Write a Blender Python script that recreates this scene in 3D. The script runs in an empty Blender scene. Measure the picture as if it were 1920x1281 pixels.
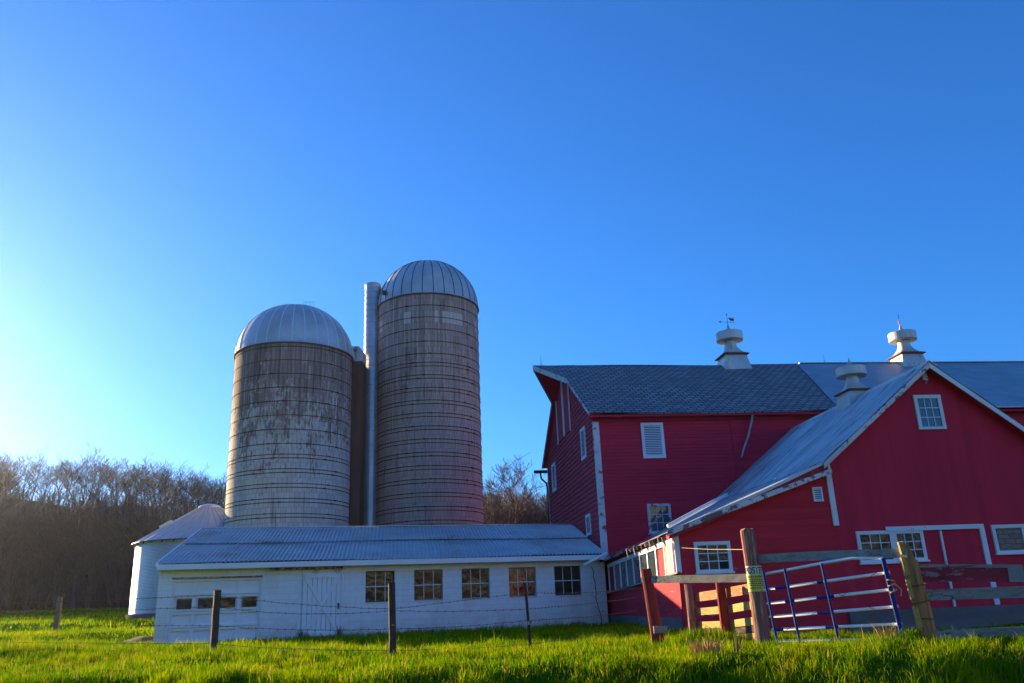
import bpy, math, random
import numpy as np
from mathutils import Matrix, Vector, noise as mnoise

PI = math.pi
R = math.radians
rnd = random.Random(11)
scene = bpy.context.scene
COL = scene.collection

# ------------------------------------------------------------------ camera
FPX, PITCH, ROLL, EYE = 1552.62, R(17.954), R(-2.350), 0.75
fw = Vector((0, math.cos(PITCH), math.sin(PITCH)))
up0 = Vector((0, -math.sin(PITCH), math.cos(PITCH)))
rt0 = Vector((1, 0, 0))
rt = rt0 * math.cos(ROLL) + up0 * math.sin(ROLL)
up = -rt0 * math.sin(ROLL) + up0 * math.cos(ROLL)
cam_d = bpy.data.cameras.new('camera')
cam = bpy.data.objects.new('camera', cam_d)
COL.objects.link(cam)
cam.matrix_world = Matrix(((rt.x, up.x, -fw.x, 0), (rt.y, up.y, -fw.y, 0), (rt.z, up.z, -fw.z, EYE), (0, 0, 0, 1)))
cam_d.sensor_width = 36
cam_d.lens = 36 * FPX / 1920
cam_d.clip_end = 5000
scene.camera = cam

# ------------------------------------------------------------------ light
HAZE = .00010
SUN_EL, SUN_AZ = 12.3, -48.0          # azimuth from +Y, negative to the left
w = bpy.data.worlds.new('World')
scene.world = w
w.use_nodes = True
wn = w.node_tree
bg = wn.nodes['Background']
sky = wn.nodes.new('ShaderNodeTexSky')
sky.sky_type = 'NISHITA'
sky.sun_disc = False
sky.sun_elevation = R(SUN_EL)
sky.sun_rotation = R(SUN_AZ)
sky.air_density = 1.1
sky.dust_density = 0.55
sky.ozone_density = 10
wn.links.new(sky.outputs[0], bg.inputs[0])
bg.inputs[1].default_value = 0.107
sd = bpy.data.lights.new('sun', 'SUN')
sd.energy = 5.0
sd.angle = R(0.5)
sd.color = (1.0, 0.74, 0.40)
sun = bpy.data.objects.new('sun', sd)
COL.objects.link(sun)
tosun = Vector((math.sin(R(SUN_AZ)) * math.cos(R(SUN_EL)), math.cos(R(SUN_AZ)) * math.cos(R(SUN_EL)), math.sin(R(SUN_EL))))
sun.rotation_euler = tosun.to_track_quat('Z', 'Y').to_euler()
sun.location = (-30, 20, 40)
vs = scene.view_settings
vs.view_transform = 'Standard'
vs.look = 'None'
vs.exposure = 1.48
vs.gamma = 1


# ------------------------------------------------------------------ tagging
def tag(o, label=None, cat=None, group=None, kind=None):
    if label: o['label'] = label
    if cat: o['category'] = cat
    if group: o['group'] = group
    if kind: o['kind'] = kind
    return o


OFF = {}


def thing(name, label, cat, loc, yaw=0.0, off=(0, 0, 0), group=None):
    o = bpy.data.objects.new(name, None)
    o.empty_display_size = .3
    COL.objects.link(o)
    c, s = math.cos(R(yaw)), math.sin(R(yaw))
    o.location = (loc[0] + c * off[0] - s * off[1], loc[1] + s * off[0] + c * off[1], loc[2] + off[2])
    o.rotation_euler = (0, 0, R(yaw))
    tag(o, label, cat, group)
    OFF[o] = Vector(off)
    return o


# ------------------------------------------------------------------ mesh builder
class MB:
    def __init__(s):
        s.v, s.f = [], []

    def add(s, vs_, fs):
        n = len(s.v)
        s.v.extend([tuple(p) for p in vs_])
        s.f.extend([tuple(i + n for i in f) for f in fs])

    def poly(s, pts):
        s.add(pts, [tuple(range(len(pts)))])

    def hexa(s, p):            # 8 points: bottom 4, top 4
        s.add(p, [(3, 2, 1, 0), (4, 5, 6, 7), (0, 1, 5, 4), (1, 2, 6, 5), (2, 3, 7, 6), (3, 0, 4, 7)])

    def box(s, x0, x1, y0, y1, z0, z1):
        s.hexa([(x0, y0, z0), (x1, y0, z0), (x1, y1, z0), (x0, y1, z0), (x0, y0, z1), (x1, y0, z1), (x1, y1, z1), (x0, y1, z1)])

    def prism(s, pts, d):      # closed polygon pushed along d
        n = len(pts)
        q = [tuple(Vector(p) + Vector(d)) for p in pts]
        s.add(list(pts) + q, [tuple(range(n))[::-1], tuple(range(n, 2 * n))] + [(i, (i + 1) % n, n + (i + 1) % n, n + i) for i in range(n)])

    def bar(s, p, q, wd, th, side=None):   # board from p to q
        p, q = Vector(p), Vector(q)
        d = (q - p).normalized()
        a = Vector(side) if side else d.cross(Vector((0, 0, 1)))
        a = (a - d * a.dot(d)).normalized()
        b = d.cross(a).normalized()
        a, b = a * th / 2, b * wd / 2
        s.hexa([p - a - b, p + a - b, p + a + b, p - a + b, q - a - b, q + a - b, q + a + b, q - a + b])

    def tube(s, path, rad, n=8, cap=True):
        path = [Vector(p) for p in path]
        m = len(path)
        rads = rad if isinstance(rad, (list, tuple)) else [rad] * m
        base = len(s.v)
        prev = None
        for i, p in enumerate(path):
            d = (path[min(i + 1, m - 1)] - path[max(i - 1, 0)]).normalized()
            if prev is None:
                a = d.orthogonal().normalized()
            else:
                a = (prev - d * prev.dot(d)).normalized()
            prev = a
            b = d.cross(a)
            for k in range(n):
                t = 2 * PI * k / n
                s.v.append(tuple(p + (a * math.cos(t) + b * math.sin(t)) * rads[i]))
        for i in range(m - 1):
            for k in range(n):
                k2 = (k + 1) % n
                s.f.append((base + i * n + k, base + i * n + k2, base + (i + 1) * n + k2, base + (i + 1) * n + k))
        if cap:
            s.f.append(tuple(base + k for k in range(n))[::-1])
            s.f.append(tuple(base + (m - 1) * n + k for k in range(n)))

    def lathe(s, prof, c=(0, 0, 0), n=32, jag=None):
        base = len(s.v)
        for i, (r_, z) in enumerate(prof):
            for k in range(n):
                t = 2 * PI * k / n
                s.v.append((c[0] + r_ * math.cos(t), c[1] + r_ * math.sin(t), c[2] + z))
        for i in range(len(prof) - 1):
            for k in range(n):
                k2 = (k + 1) % n
                s.f.append((base + i * n + k, base + i * n + k2, base + (i + 1) * n + k2, base + (i + 1) * n + k))

    def grid(s, rows):         # list of rows of points
        base = len(s.v)
        n = len(rows[0])
        for r_ in rows: s.v.extend([tuple(p) for p in r_])
        for i in range(len(rows) - 1):
            for k in range(n - 1):
                s.f.append((base + i * n + k, base + i * n + k + 1, base + (i + 1) * n + k + 1, base + (i + 1) * n + k))

    def build(s, name, mat, parent=None, smooth=False, label=None):
        me = bpy.data.meshes.new(name)
        root = parent
        while root is not None and root.parent is not None: root = root.parent
        off = OFF.get(root, Vector((0, 0, 0)))
        if off.length: v = [(a - off.x, b - off.y, c - off.z) for a, b, c in s.v]
        else: v = s.v
        me.from_pydata(v, [], s.f)
        me.materials.append(mat)
        if smooth:
            me.polygons.foreach_set('use_smooth', [True] * len(me.polygons))
        me.update()
        o = bpy.data.objects.new(name, me)
        COL.objects.link(o)
        if parent is not None: o.parent = parent
        if label: o['label'] = label
        return o


# ------------------------------------------------------------------ materials
class NT:
    def __init__(s, name):
        s.m = bpy.data.materials.new(name)
        s.m.use_nodes = True
        s.t = s.m.node_tree
        s.b = s.t.nodes['Principled BSDF']
        s.out = s.t.nodes['Material Output']
        s.tc = s.t.nodes.new('ShaderNodeTexCoord')

    def n(s, typ, **kw):
        x = s.t.nodes.new(typ)
        for k, v in kw.items(): setattr(x, k, v)
        return x

    def lk(s, a, b): s.t.links.new(a, b)

    def coords(s, scale=(1, 1, 1), loc=(0, 0, 0)):
        mp = s.n('ShaderNodeMapping')
        mp.inputs['Scale'].default_value = scale
        mp.inputs['Location'].default_value = loc
        s.lk(s.tc.outputs['Object'], mp.inputs[0])
        return mp.outputs[0]

    def noise(s, vec, scale=1, detail=4, rough=.6):
        x = s.n('ShaderNodeTexNoise')
        x.inputs['Scale'].default_value = scale
        x.inputs['Detail'].default_value = detail
        x.inputs['Roughness'].default_value = rough
        s.lk(vec, x.inputs['Vector'])
        return x.outputs['Fac']

    def ramp(s, fac, stops):
        x = s.n('ShaderNodeValToRGB')
        e = x.color_ramp.elements
        while len(e) < len(stops): e.new(.5)
        for el, (p, c) in zip(e, stops):
            el.position = p
            el.color = (*c, 1) if len(c) == 3 else c
        s.lk(fac, x.inputs[0])
        return x.outputs[0]

    def mask(s, fac, a, b):
        x = s.n('ShaderNodeMapRange')
        x.inputs[1].default_value = a
        x.inputs[2].default_value = b
        s.lk(fac, x.inputs[0])
        return x.outputs[0]

    def mix(s, fac, a, b, mode='MIX'):
        x = s.n('ShaderNodeMix', data_type='RGBA', blend_type=mode)
        for k, q in ((0, fac), (6, a), (7, b)):
            if isinstance(q, (int, float)): x.inputs[k].default_value = q
            elif isinstance(q, tuple): x.inputs[k].default_value = (*q, 1)
            else: s.lk(q, x.inputs[k])
        return x.outputs[2]

    def math(s, op, a, b=None):
        x = s.n('ShaderNodeMath', operation=op)
        for k, q in ((0, a), (1, b)):
            if q is None: continue
            if isinstance(q, (int, float)): x.inputs[k].default_value = q
            else: s.lk(q, x.inputs[k])
        return x.outputs[0]

    def sep(s, vec):
        x = s.n('ShaderNodeSeparateXYZ')
        s.lk(vec, x.inputs[0])
        return x.outputs

    def comb(s, a, b, c):
        x = s.n('ShaderNodeCombineXYZ')
        for k, q in enumerate((a, b, c)):
            if isinstance(q, (int, float)): x.inputs[k].default_value = q
            else: s.lk(q, x.inputs[k])
        return x.outputs[0]

    def bump(s, h, strength=.3, dist=.02):
        x = s.n('ShaderNodeBump')
        x.inputs['Strength'].default_value = strength
        x.inputs['Distance'].default_value = dist
        s.lk(h, x.inputs['Height'])
        s.lk(x.outputs[0], s.b.inputs['Normal'])

    def fin(s, col, rough=.8, metal=0.0, spec=.3):
        if isinstance(col, tuple): s.b.inputs['Base Color'].default_value = (*col, 1)
        else: s.lk(col, s.b.inputs['Base Color'])
        if isinstance(rough, (int, float)): s.b.inputs['Roughness'].default_value = rough
        else: s.lk(rough, s.b.inputs['Roughness'])
        s.b.inputs['Metallic'].default_value = metal
        s.b.inputs['Specular IOR Level'].default_value = spec
        return s.m


def painted(name, col, var=.25, stretch=(1, 1, 1), peel=None, thr=.62, pscale=3, rough=.75, bs=.25, dirt=None, board=None):
    t = NT(name)
    big = t.noise(t.coords(stretch), .7, 5)
    lo = tuple(c * (1 - var) for c in col)
    hi = tuple(min(1, c * (1 + var * .8)) for c in col)
    c = t.ramp(big, [(.3, lo), (.7, hi)])
    if board:                   # slightly different tint from board to board
        axis, wd = board
        x = t.sep(t.tc.outputs['Object'])[axis]
        wnz = t.n('ShaderNodeTexWhiteNoise', noise_dimensions='1D')
        t.lk(t.math('FLOOR', t.math('DIVIDE', x, wd)), wnz.inputs['W'])
        c = t.mix(.18, c, t.ramp(wnz.outputs['Value'], [(0, tuple(q * .6 for q in col)), (1, tuple(min(1, q * 1.35) for q in col))]))
    fine = t.noise(t.coords(stretch), 14, 6, .7)
    if dirt:
        dm = t.mask(t.noise(t.coords(tuple(q * .8 for q in stretch), (5, 3, 2)), 1.7, 6), .5, .8)
        c = t.mix(dm, c, dirt)
    if peel:
        pn = t.noise(t.coords(tuple(q * pscale for q in stretch), (3, 1, 7)), 1, 8, .72)
        area = t.noise(t.coords((.35, .35, .35), (9, 2, 4)), 1, 2)
        pm = t.mask(t.math('ADD', pn, t.math('MULTIPLY', t.math('SUBTRACT', area, .5), .35)), thr, thr + .03)
        c = t.mix(pm, c, peel)
    t.bump(fine, bs, .01)
    return t.fin(c, rough)


M = {}
M['red'] = painted('red_barn_paint', (.62, .027, .062), .16, (1, 1, 4), (.30, .23, .22), .71, 2.2, .85, .2, None, (2, .14))
M['red_end'] = painted('red_end_paint', (.46, .05, .075), .2, (1, 1, 4), (.33, .2, .18), .69, 2.5, .85, .2, None, (2, .14))
M['red_board'] = painted('red_vertical_board_paint', (.64, .027, .064), .12, (4, 4, .6), (.30, .22, .2), .71, 2.5, .85, .25, None, (0, .22))
M['red_shed'] = painted('red_shed_paint', (.64, .027, .052), .14, (1, 1, 5), (.40, .33, .31), .665, 2.2, .85, .25, None, (2, .16))
M['red_side'] = painted('red_shed_side_paint', (.42, .034, .045), .3, (5, 5, .8), (.2, .13, .11), .66, 2.4, .85, .3)
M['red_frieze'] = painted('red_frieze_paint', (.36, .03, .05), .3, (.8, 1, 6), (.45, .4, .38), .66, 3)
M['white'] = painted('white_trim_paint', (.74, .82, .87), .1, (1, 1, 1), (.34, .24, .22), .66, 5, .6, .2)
M['white_worn'] = painted('worn_white_trim_paint', (.66, .65, .66), .2, (1, 1, 1), (.22, .12, .13), .54, 4, .75, .4)
M['white_clean'] = painted('white_metal_pipe_paint', (.82, .83, .84), .06, (1, 1, 1), None, rough=.4, bs=.05)
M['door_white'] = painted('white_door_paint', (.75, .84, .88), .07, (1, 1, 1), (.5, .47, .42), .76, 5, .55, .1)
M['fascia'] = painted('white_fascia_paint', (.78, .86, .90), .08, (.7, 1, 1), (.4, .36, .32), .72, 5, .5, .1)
M['rust'] = painted('rusty_steel', (.22, .12, .05), .5, (2, 2, 2), (.5, .4, .28), .5, 3, .8, .3)
M['foundation'] = painted('grey_foundation_concrete', (.17, .155, .15), .3, (.8, 1, 3), (.3, .28, .27), .7, 3, .95, .5)
M['grey_wood'] = painted('weathered_grey_wood', (.30, .285, .26), .35, (1, 1, 8), (.13, .115, .10), .60, 2.5, .9, .6)
M['rail_wood'] = painted('weathered_rail_wood', (.31, .29, .26), .35, (.8, 8, 14), (.14, .125, .11), .58, 2, .9, .6)
M['dark_wood'] = painted('dark_post_wood', (.075, .052, .045), .45, (9, 9, .8), (.2, .15, .12), .63, 2, .9, .9)
M['far_wood'] = painted('pale_post_wood', (.2, .15, .11), .4, (9, 9, .8), (.28, .22, .17), .63, 2, .9, .9)
M['round_wood'] = painted('round_post_wood', (.30, .105, .085), .4, (9, 9, .7), (.42, .31, .21), .55, 2, .9, .9)
M['split_wood'] = painted('split_post_wood', (.46, .21, .075), .35, (12, 12, .6), (.15, .1, .06), .6, 1.6, .85, .9)
M['red_post'] = painted('red_post_paint', (.30, .034, .03), .35, (9, 9, .7), (.3, .16, .1), .62, 2, .85, .7)
M['board_tan'] = painted('tan_fence_board', (.46, .31, .09), .3, (8, .9, 12), (.2, .15, .09), .62, 2, .85, .5)
M['board_red'] = painted('faded_red_fence_board', (.55, .16, .06), .3, (8, .9, 12), (.42, .33, .2), .57, 2, .85, .5)
M['red_fence'] = painted('red_fence_board_paint', (.36, .035, .055), .3, (.8, 6, 9), (.28, .24, .22), .60, 2, .85, .5)
M['dark'] = painted('dark_interior', (.02, .018, .017), .2)
M['wire'] = painted('rusty_wire', (.10, .07, .055), .3, rough=.6)
M['pale_wire'] = painted('pale_wire', (.5, .42, .3), .2, rough=.5)
M['bright_steel'] = painted('galvanised_pipe', (.84, .87, .90), .12, (4, 4, 4), (.3, .28, .26), .75, 4, .35, .05)
M['bright_steel'].node_tree.nodes['Principled BSDF'].inputs['Metallic'].default_value = .25
M['blue_paint'] = painted('blue_gate_paint', (.012, .02, .22), .2, (3, 3, 3), (.35, .36, .38), .74, 4, .4, .1)
M['twine'] = painted('pale_twine', (.55, .42, .2), .2)
M['cream'] = painted('cream_board_paint', (.62, .55, .36), .08, (1, 1, 1), (.3, .2, .12), .75, 4, .6, .1)
M['sign_yellow'] = painted('sign_yellow', (.72, .62, .10), .12, (3, 3, 3), rough=.5, bs=.05)
M['sign_pale'] = painted('sign_pale', (.72, .70, .52), .1, (3, 3, 3), rough=.5, bs=.05)
M['ink'] = painted('sign_ink', (.012, .012, .012), .1, rough=.6, bs=.02)
M['soil'] = painted('brown_soil', (.055, .036, .027), .4, (3, 3, 3), (.1, .07, .05), .6, 2, .95, 1)
M['iron'] = painted('dark_iron', (.05, .05, .055), .2, rough=.5)
M['weed'] = painted('dead_weed', (.17, .11, .07), .3, (6, 6, 1))
M['straw'] = painted('dry_straw_grass', (.48, .27, .09), .3, (6, 6, 1))
M['weed_dark'] = painted('dark_weed', (.06, .045, .035), .3, (6, 6, 1))


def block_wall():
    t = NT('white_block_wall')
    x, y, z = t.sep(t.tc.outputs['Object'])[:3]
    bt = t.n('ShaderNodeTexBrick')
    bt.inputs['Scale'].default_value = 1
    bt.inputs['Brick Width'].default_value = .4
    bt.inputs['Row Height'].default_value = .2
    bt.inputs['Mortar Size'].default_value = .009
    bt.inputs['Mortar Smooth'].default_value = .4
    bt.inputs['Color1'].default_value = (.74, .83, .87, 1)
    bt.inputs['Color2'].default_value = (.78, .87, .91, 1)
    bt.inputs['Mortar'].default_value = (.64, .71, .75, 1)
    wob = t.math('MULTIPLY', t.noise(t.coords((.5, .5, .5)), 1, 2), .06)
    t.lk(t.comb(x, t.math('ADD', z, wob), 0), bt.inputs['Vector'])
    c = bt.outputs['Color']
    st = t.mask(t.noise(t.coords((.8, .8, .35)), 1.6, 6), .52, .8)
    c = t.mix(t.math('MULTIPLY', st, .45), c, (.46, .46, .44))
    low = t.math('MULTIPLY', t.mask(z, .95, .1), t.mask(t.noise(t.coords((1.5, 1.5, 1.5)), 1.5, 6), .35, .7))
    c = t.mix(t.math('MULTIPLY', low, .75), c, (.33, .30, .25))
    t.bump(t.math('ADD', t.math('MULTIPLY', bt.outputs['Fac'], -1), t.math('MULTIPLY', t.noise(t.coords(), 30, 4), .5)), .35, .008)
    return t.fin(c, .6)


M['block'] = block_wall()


def shingles():
    t = NT('dark_shingle_roof')
    x, y, z = t.sep(t.tc.outputs['Object'])[:3]
    wob = t.math('MULTIPLY', t.noise(t.coords((.6, .6, .6)), 1, 3), .12)
    vec = t.comb(x, t.math('ADD', t.math('MULTIPLY', z, 1.97), wob), 0)
    bt = t.n('ShaderNodeTexBrick')
    bt.inputs['Scale'].default_value = 1
    bt.inputs['Brick Width'].default_value = .38
    bt.inputs['Row Height'].default_value = .26
    bt.inputs['Mortar Size'].default_value = .045
    bt.inputs['Mortar Smooth'].default_value = .5
    bt.inputs['Bias'].default_value = 0
    bt.inputs['Color1'].default_value = (.19, .20, .205, 1)
    bt.inputs['Color2'].default_value = (.32, .33, .335, 1)
    bt.inputs['Mortar'].default_value = (.05, .05, .055, 1)
    t.lk(vec, bt.inputs['Vector'])
    c = t.mix(t.mask(t.noise(t.coords((.3, .3, .6)), 1, 4), .4, .75), bt.outputs['Color'], t.mix(.6, bt.outputs['Color'], (.19, .15, .14)))
    t.bump(t.math('MULTIPLY', bt.outputs['Fac'], -1), .8, .03)
    return t.fin(c, .75, 0, .4)


M['shingle'] = shingles()


def steel(name, col, metal=.55, rough=.42, spots=None, lines=None, var=.2):
    t = NT(name)
    n1 = t.noise(t.coords((.5, .5, .5)), 1.3, 5)
    c = t.ramp(n1, [(.3, tuple(q * (1 - var) for q in col)), (.7, tuple(min(1, q * (1 + var)) for q in col))])
    if spots:
        sm = t.mask(t.noise(t.coords(spots[1], (2, 5, 1)), 1, 7, .7), spots[2], spots[2] + .12)
        c = t.mix(sm, c, spots[0])
    rr = t.mask(t.noise(t.coords((2, 2, 2)), 2, 4), 0, 1)
    rg = t.math('ADD', t.math('MULTIPLY', rr, .2), rough - .1)
    if lines:
        axis, period = lines
        x = t.sep(t.tc.outputs['Object'])[axis]
        f = t.math('FRACT', t.math('DIVIDE', x, period))
        h = t.mask(t.math('ABSOLUTE', t.math('SUBTRACT', f, .5)), .40, .5)
        c = t.mix(t.math('MULTIPLY', h, .55), c, tuple(q * .45 for q in col))
        t.bump(h, .6, .02)
    else:
        t.bump(t.noise(t.coords(), 12, 3), .06, .01)
    return t.fin(c, rg, metal, .5)


M['garage_roof'] = steel('corrugated_garage_roof', (.50, .54, .55), .5, .45, ((.40, .33, .28), (.5, .5, .5), .56))
M['barn_metal'] = steel('ribbed_barn_roof', (.38, .43, .45), .5, .48, ((.36, .33, .3), (.5, .5, .5), .62), (0, .3))
M['annex_metal'] = steel('worn_annex_roof', (.45, .50, .52), .25, .5, ((.07, .07, .08), (.5, 5.5, .5), .53), None)
M['dome'] = steel('dome_metal', (.55, .56, .56), .35, .5, ((.36, .31, .28), (.4, .4, .5), .62))
M['chute'] = steel('chute_metal', (.46, .47, .48), .6, .42, ((.62, .64, .66), (2.5, 2.5, .35), .58))
M['bin'] = steel('bin_metal', (.58, .59, .6), .7, .38, ((.42, .41, .4), (.4, .4, .6), .64), None, .12)
M['bin_roof'] = steel('bin_roof_metal', (.50, .51, .52), .45, .5, None, None, .05)
M['vent'] = steel('ventilator_metal', (.60, .58, .54), .3, .5, ((.22, .17, .13), (3.2, 3.2, .45), .56))
M['vent_rust'] = painted('rusty_flashing', (.20, .09, .06), .4, (2, 2, 2), (.3, .2, .16), .6, 3)


def staves(name, top_c, mid_c, patch_c, N, H, ztop, patch_lo, patch_hi, pale_row=None):
    t = NT(name)
    o = t.sep(t.tc.outputs['Object'])
    ang = t.math('ARCTAN2', o[1], o[0])
    a = t.math('MULTIPLY', ang, N / (2 * PI))
    row = t.math('DIVIDE', o[2], H)
    rf = t.math('FLOOR', row)
    a2 = t.math('ADD', a, t.math('MULTIPLY', t.math('MODULO', rf, 2), .5))
    wnz = t.n('ShaderNodeTexWhiteNoise', noise_dimensions='2D')
    t.lk(t.comb(t.math('FLOOR', a2), rf, 0), wnz.inputs['Vector'])
    r1 = wnz.outputs['Value']
    # surface coordinates: metres round the wall, height
    u = t.math('MULTIPLY', ang, 3.3)
    sv = t.comb(u, o[2], 0)

    def sn(sc, scale, det, loc=0):
        mp = t.n('ShaderNodeMapping')
        mp.inputs['Scale'].default_value = sc
        mp.inputs['Location'].default_value = (loc, loc * .7, 0)
        t.lk(sv, mp.inputs[0])
        return t.noise(mp.outputs[0], scale, det, .68)
    streak = sn((2.2, .22, 1), 1, 6, 3)
    c = t.ramp(r1, [(0, tuple(q * .68 for q in mid_c)), (.45, mid_c), (.8, tuple(q * a_ for q, a_ in zip(mid_c, (.95, .78, .86)))), (1, tuple(q * 1.15 for q in mid_c))])
    c = t.mix(t.math('MULTIPLY', t.mask(streak, .42, .62), .85), c, top_c)
    thin = sn((7, .12, 1), 1, 4, 14)
    c = t.mix(t.math('MULTIPLY', t.mask(thin, .50, .64), .70), c, tuple(min(1, q * 1.6) for q in mid_c))
    c = t.mix(t.math('MULTIPLY', t.mask(thin, .47, .34), .75), c, tuple(q * .34 for q in mid_c))
    # peeling whitewash
    fine = sn((8.5, 2.6, 1), 1, 8, 9)
    coarse = sn((1.1, .5, 1), 1, 4, 5)
    hz = t.mask(o[2], patch_hi, patch_lo)
    m = t.math('ADD', t.math('ADD', t.math('MULTIPLY', fine, .62), t.math('MULTIPLY', coarse, .38)), t.math('MULTIPLY', t.math('SUBTRACT', hz, .5), .34))
    m = t.math('ADD', m, t.math('MULTIPLY', t.math('SUBTRACT', r1, .5), .08))
    pm = t.mask(m, .475, .56)
    c = t.mix(t.math('MULTIPLY', pm, .85), c, t.mix(r1, patch_c, tuple(q * .8 for q in patch_c)))
    # dark run-off stains and rust
    run = t.mask(sn((4.2, .2, 1), 1, 7, 21), .55, .72)
    c = t.mix(t.math('MULTIPLY', run, .75), c, (.085, .068, .064))
    rs = t.mask(sn((2.5, .5, 1), 1, 5, 33), .68, .76)
    c = t.mix(t.math('MULTIPLY', rs, .7), c, (.30, .14, .06))
    if pale_row:
        inrow = t.math('MULTIPLY', t.math('GREATER_THAN', o[2], pale_row[0]), t.math('LESS_THAN', o[2], pale_row[1]))
        c = t.mix(t.math('MULTIPLY', inrow, t.math('MULTIPLY', t.math('GREATER_THAN', r1, .55), .6)), c, (.78, .68, .60))
    fa = t.math('FRACT', a2)
    gr = t.mask(t.math('ABSOLUTE', t.math('SUBTRACT', fa, .5)), .455, .49)
    gz = t.mask(t.math('ABSOLUTE', t.math('SUBTRACT', t.math('FRACT', row), .5)), .47, .495)
    g = t.math('MAXIMUM', gr, t.math('MULTIPLY', gz, .45))
    c = t.mix(t.math('MULTIPLY', g, .6), c, (.05, .045, .045))
    t.bump(t.math('SUBTRACT', t.math('MULTIPLY', fine, .3), g), .5, .02)
    return t.fin(c, .9, 0, .2)


M['stave_short'] = staves('whitewashed_staves', (.25, .17, .14), (.36, .245, .20), (.78, .70, .60), 80, .78, 15.6, 5.0, 16.0)
M['stave_tall'] = staves('bare_staves', (.34, .22, .18), (.52, .36, .29), (.56, .41, .34), 84, .78, 20, 2, 30, (17.16, 17.94))
M['dark_chute'] = painted('dark_chute_concrete', (.20, .10, .07), .3, (2, 2, .3), (.2, .15, .12), .62, 1.5, .95, .4)


def glass(name, base, rough=.04, wav=.25, spec=.9):
    t = NT(name)
    c = t.ramp(t.noise(t.coords((1.6, 1.6, 1.2)), 1.6, 4), [(.35, tuple(q * .4 for q in base)), (.65, base)])
    t.bump(t.noise(t.coords((1, 1, 1)), 2.5, 2), wav, .05)
    return t.fin(c, rough, 0, spec)


M['glass_dark'] = glass('old_window_glass', (.055, .065, .072), .06, .35, .35)
M['glass_brown'] = glass('dusty_window_glass', (.06, .042, .034), .08, .5, .45)
M['glass_sky_tint'] = glass('sky_tinted_window_glass', (.07, .095, .12), .04, .12, .8)  # blue base colour paints in a sky reflection on the panes


def boarded_glass():
    t = NT('boarded_window')
    x, y, z = t.sep(t.tc.outputs['Object'])[:3]
    bt = t.n('ShaderNodeTexBrick')
    for k, v in (('Scale', 1), ('Brick Width', .34), ('Row Height', .13), ('Mortar Size', .008)): bt.inputs[k].default_value = v
    for k, v in (('Color1', (.13, .12, .125, 1)), ('Color2', (.19, .17, .17, 1)), ('Mortar', (.03, .03, .03, 1))): bt.inputs[k].default_value = v
    wob = t.math('MULTIPLY', t.noise(t.coords((2, 2, 2)), 1.5, 2), .12)
    t.lk(t.comb(t.math('ADD', x, wob), t.math('ADD', z, wob), 0), bt.inputs['Vector'])
    return t.fin(bt.outputs['Color'], .3, 0, .4)


M['boarded'] = boarded_glass()


def grass_mat():
    t = NT('grass_blades')
    at = t.n('ShaderNodeAttribute', attribute_name='tint')
    c = t.ramp(at.outputs['Fac'], [(0, (.03, .12, .003)), (.3, (.12, .27, .001)), (.62, (.34, .42, .0008)), (.9, (.50, .40, .002)), (1, (.50, .34, .14))])
    df = t.n('ShaderNodeBsdfDiffuse')
    tr = t.n('ShaderNodeBsdfTranslucent')
    mx = t.n('ShaderNodeMixShader')
    mx.inputs[0].default_value = .5
    t.lk(c, df.inputs[0])
    t.lk(t.mix(1.0, c, (1.0, 1.0, .6), 'MULTIPLY'), tr.inputs[0])
    t.lk(df.outputs[0], mx.inputs[1])
    t.lk(tr.outputs[0], mx.inputs[2])
    t.lk(mx.outputs[0], t.out.inputs[0])
    return t.m


M['grass'] = grass_mat()


def ground_mat():
    t = NT('field_turf')
    n1 = t.noise(t.coords((.25, .25, .25)), 1, 4)
    n2 = t.noise(t.coords((3, 3, 3)), 1, 8, .75)
    c = t.ramp(n2, [(.3, (.018, .045, .004)), (.5, (.05, .12, .006)), (.72, (.10, .19, .008))])
    c = t.mix(t.mask(n1, .5, .75), c, (.075, .14, .008))
    t.bump(n2, 1, .12)
    return t.fin(c, 1, 0, 0)


M['ground'] = ground_mat()


def hill_mat(name, a, b):
    t = NT(name)
    n2 = t.noise(t.coords((.35, .35, .12)), 1, 8, .75)
    c = t.ramp(n2, [(.3, a), (.7, b)])
    t.bump(n2, 1, 1.0)
    return t.fin(c, 1, 0, 0)


M['hill'] = hill_mat('leaf_litter_hill', (.035, .026, .022), (.085, .06, .045))
def bounce_hill_mat():
    t = NT('bounce_hill_slope')
    z = t.sep(t.tc.outputs['Object'])[2]
    n2 = t.noise(t.coords((.06, .06, .15)), 1, 8, .75)
    wood = t.ramp(n2, [(.3, (.06, .045, .035)), (.7, (.17, .13, .095))])
    fld = t.ramp(n2, [(.3, (.30, .36, .24)), (.7, (.42, .47, .34))])  # pale upper slope, there to bounce sunlight onto the shaded walls
    m = t.mask(t.math('ADD', z, t.math('MULTIPLY', n2, 8)), 11, 16)
    return t.fin(t.mix(m, wood, fld), 1, 0, 0)


M['bounce_hill'] = bounce_hill_mat()
M['bark_far'] = painted('distant_bark', (.080, .066, .064), .4, (1, 1, 1))
M['bark'] = painted('tree_bark', (.15, .115, .09), .35, (6, 6, 1), (.3, .25, .2), .62, 2)
M['bark_brown'] = painted('thicket_bark', (.17, .115, .075), .35, (4, 4, 1), (.32, .27, .22), .62, 2)


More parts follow.
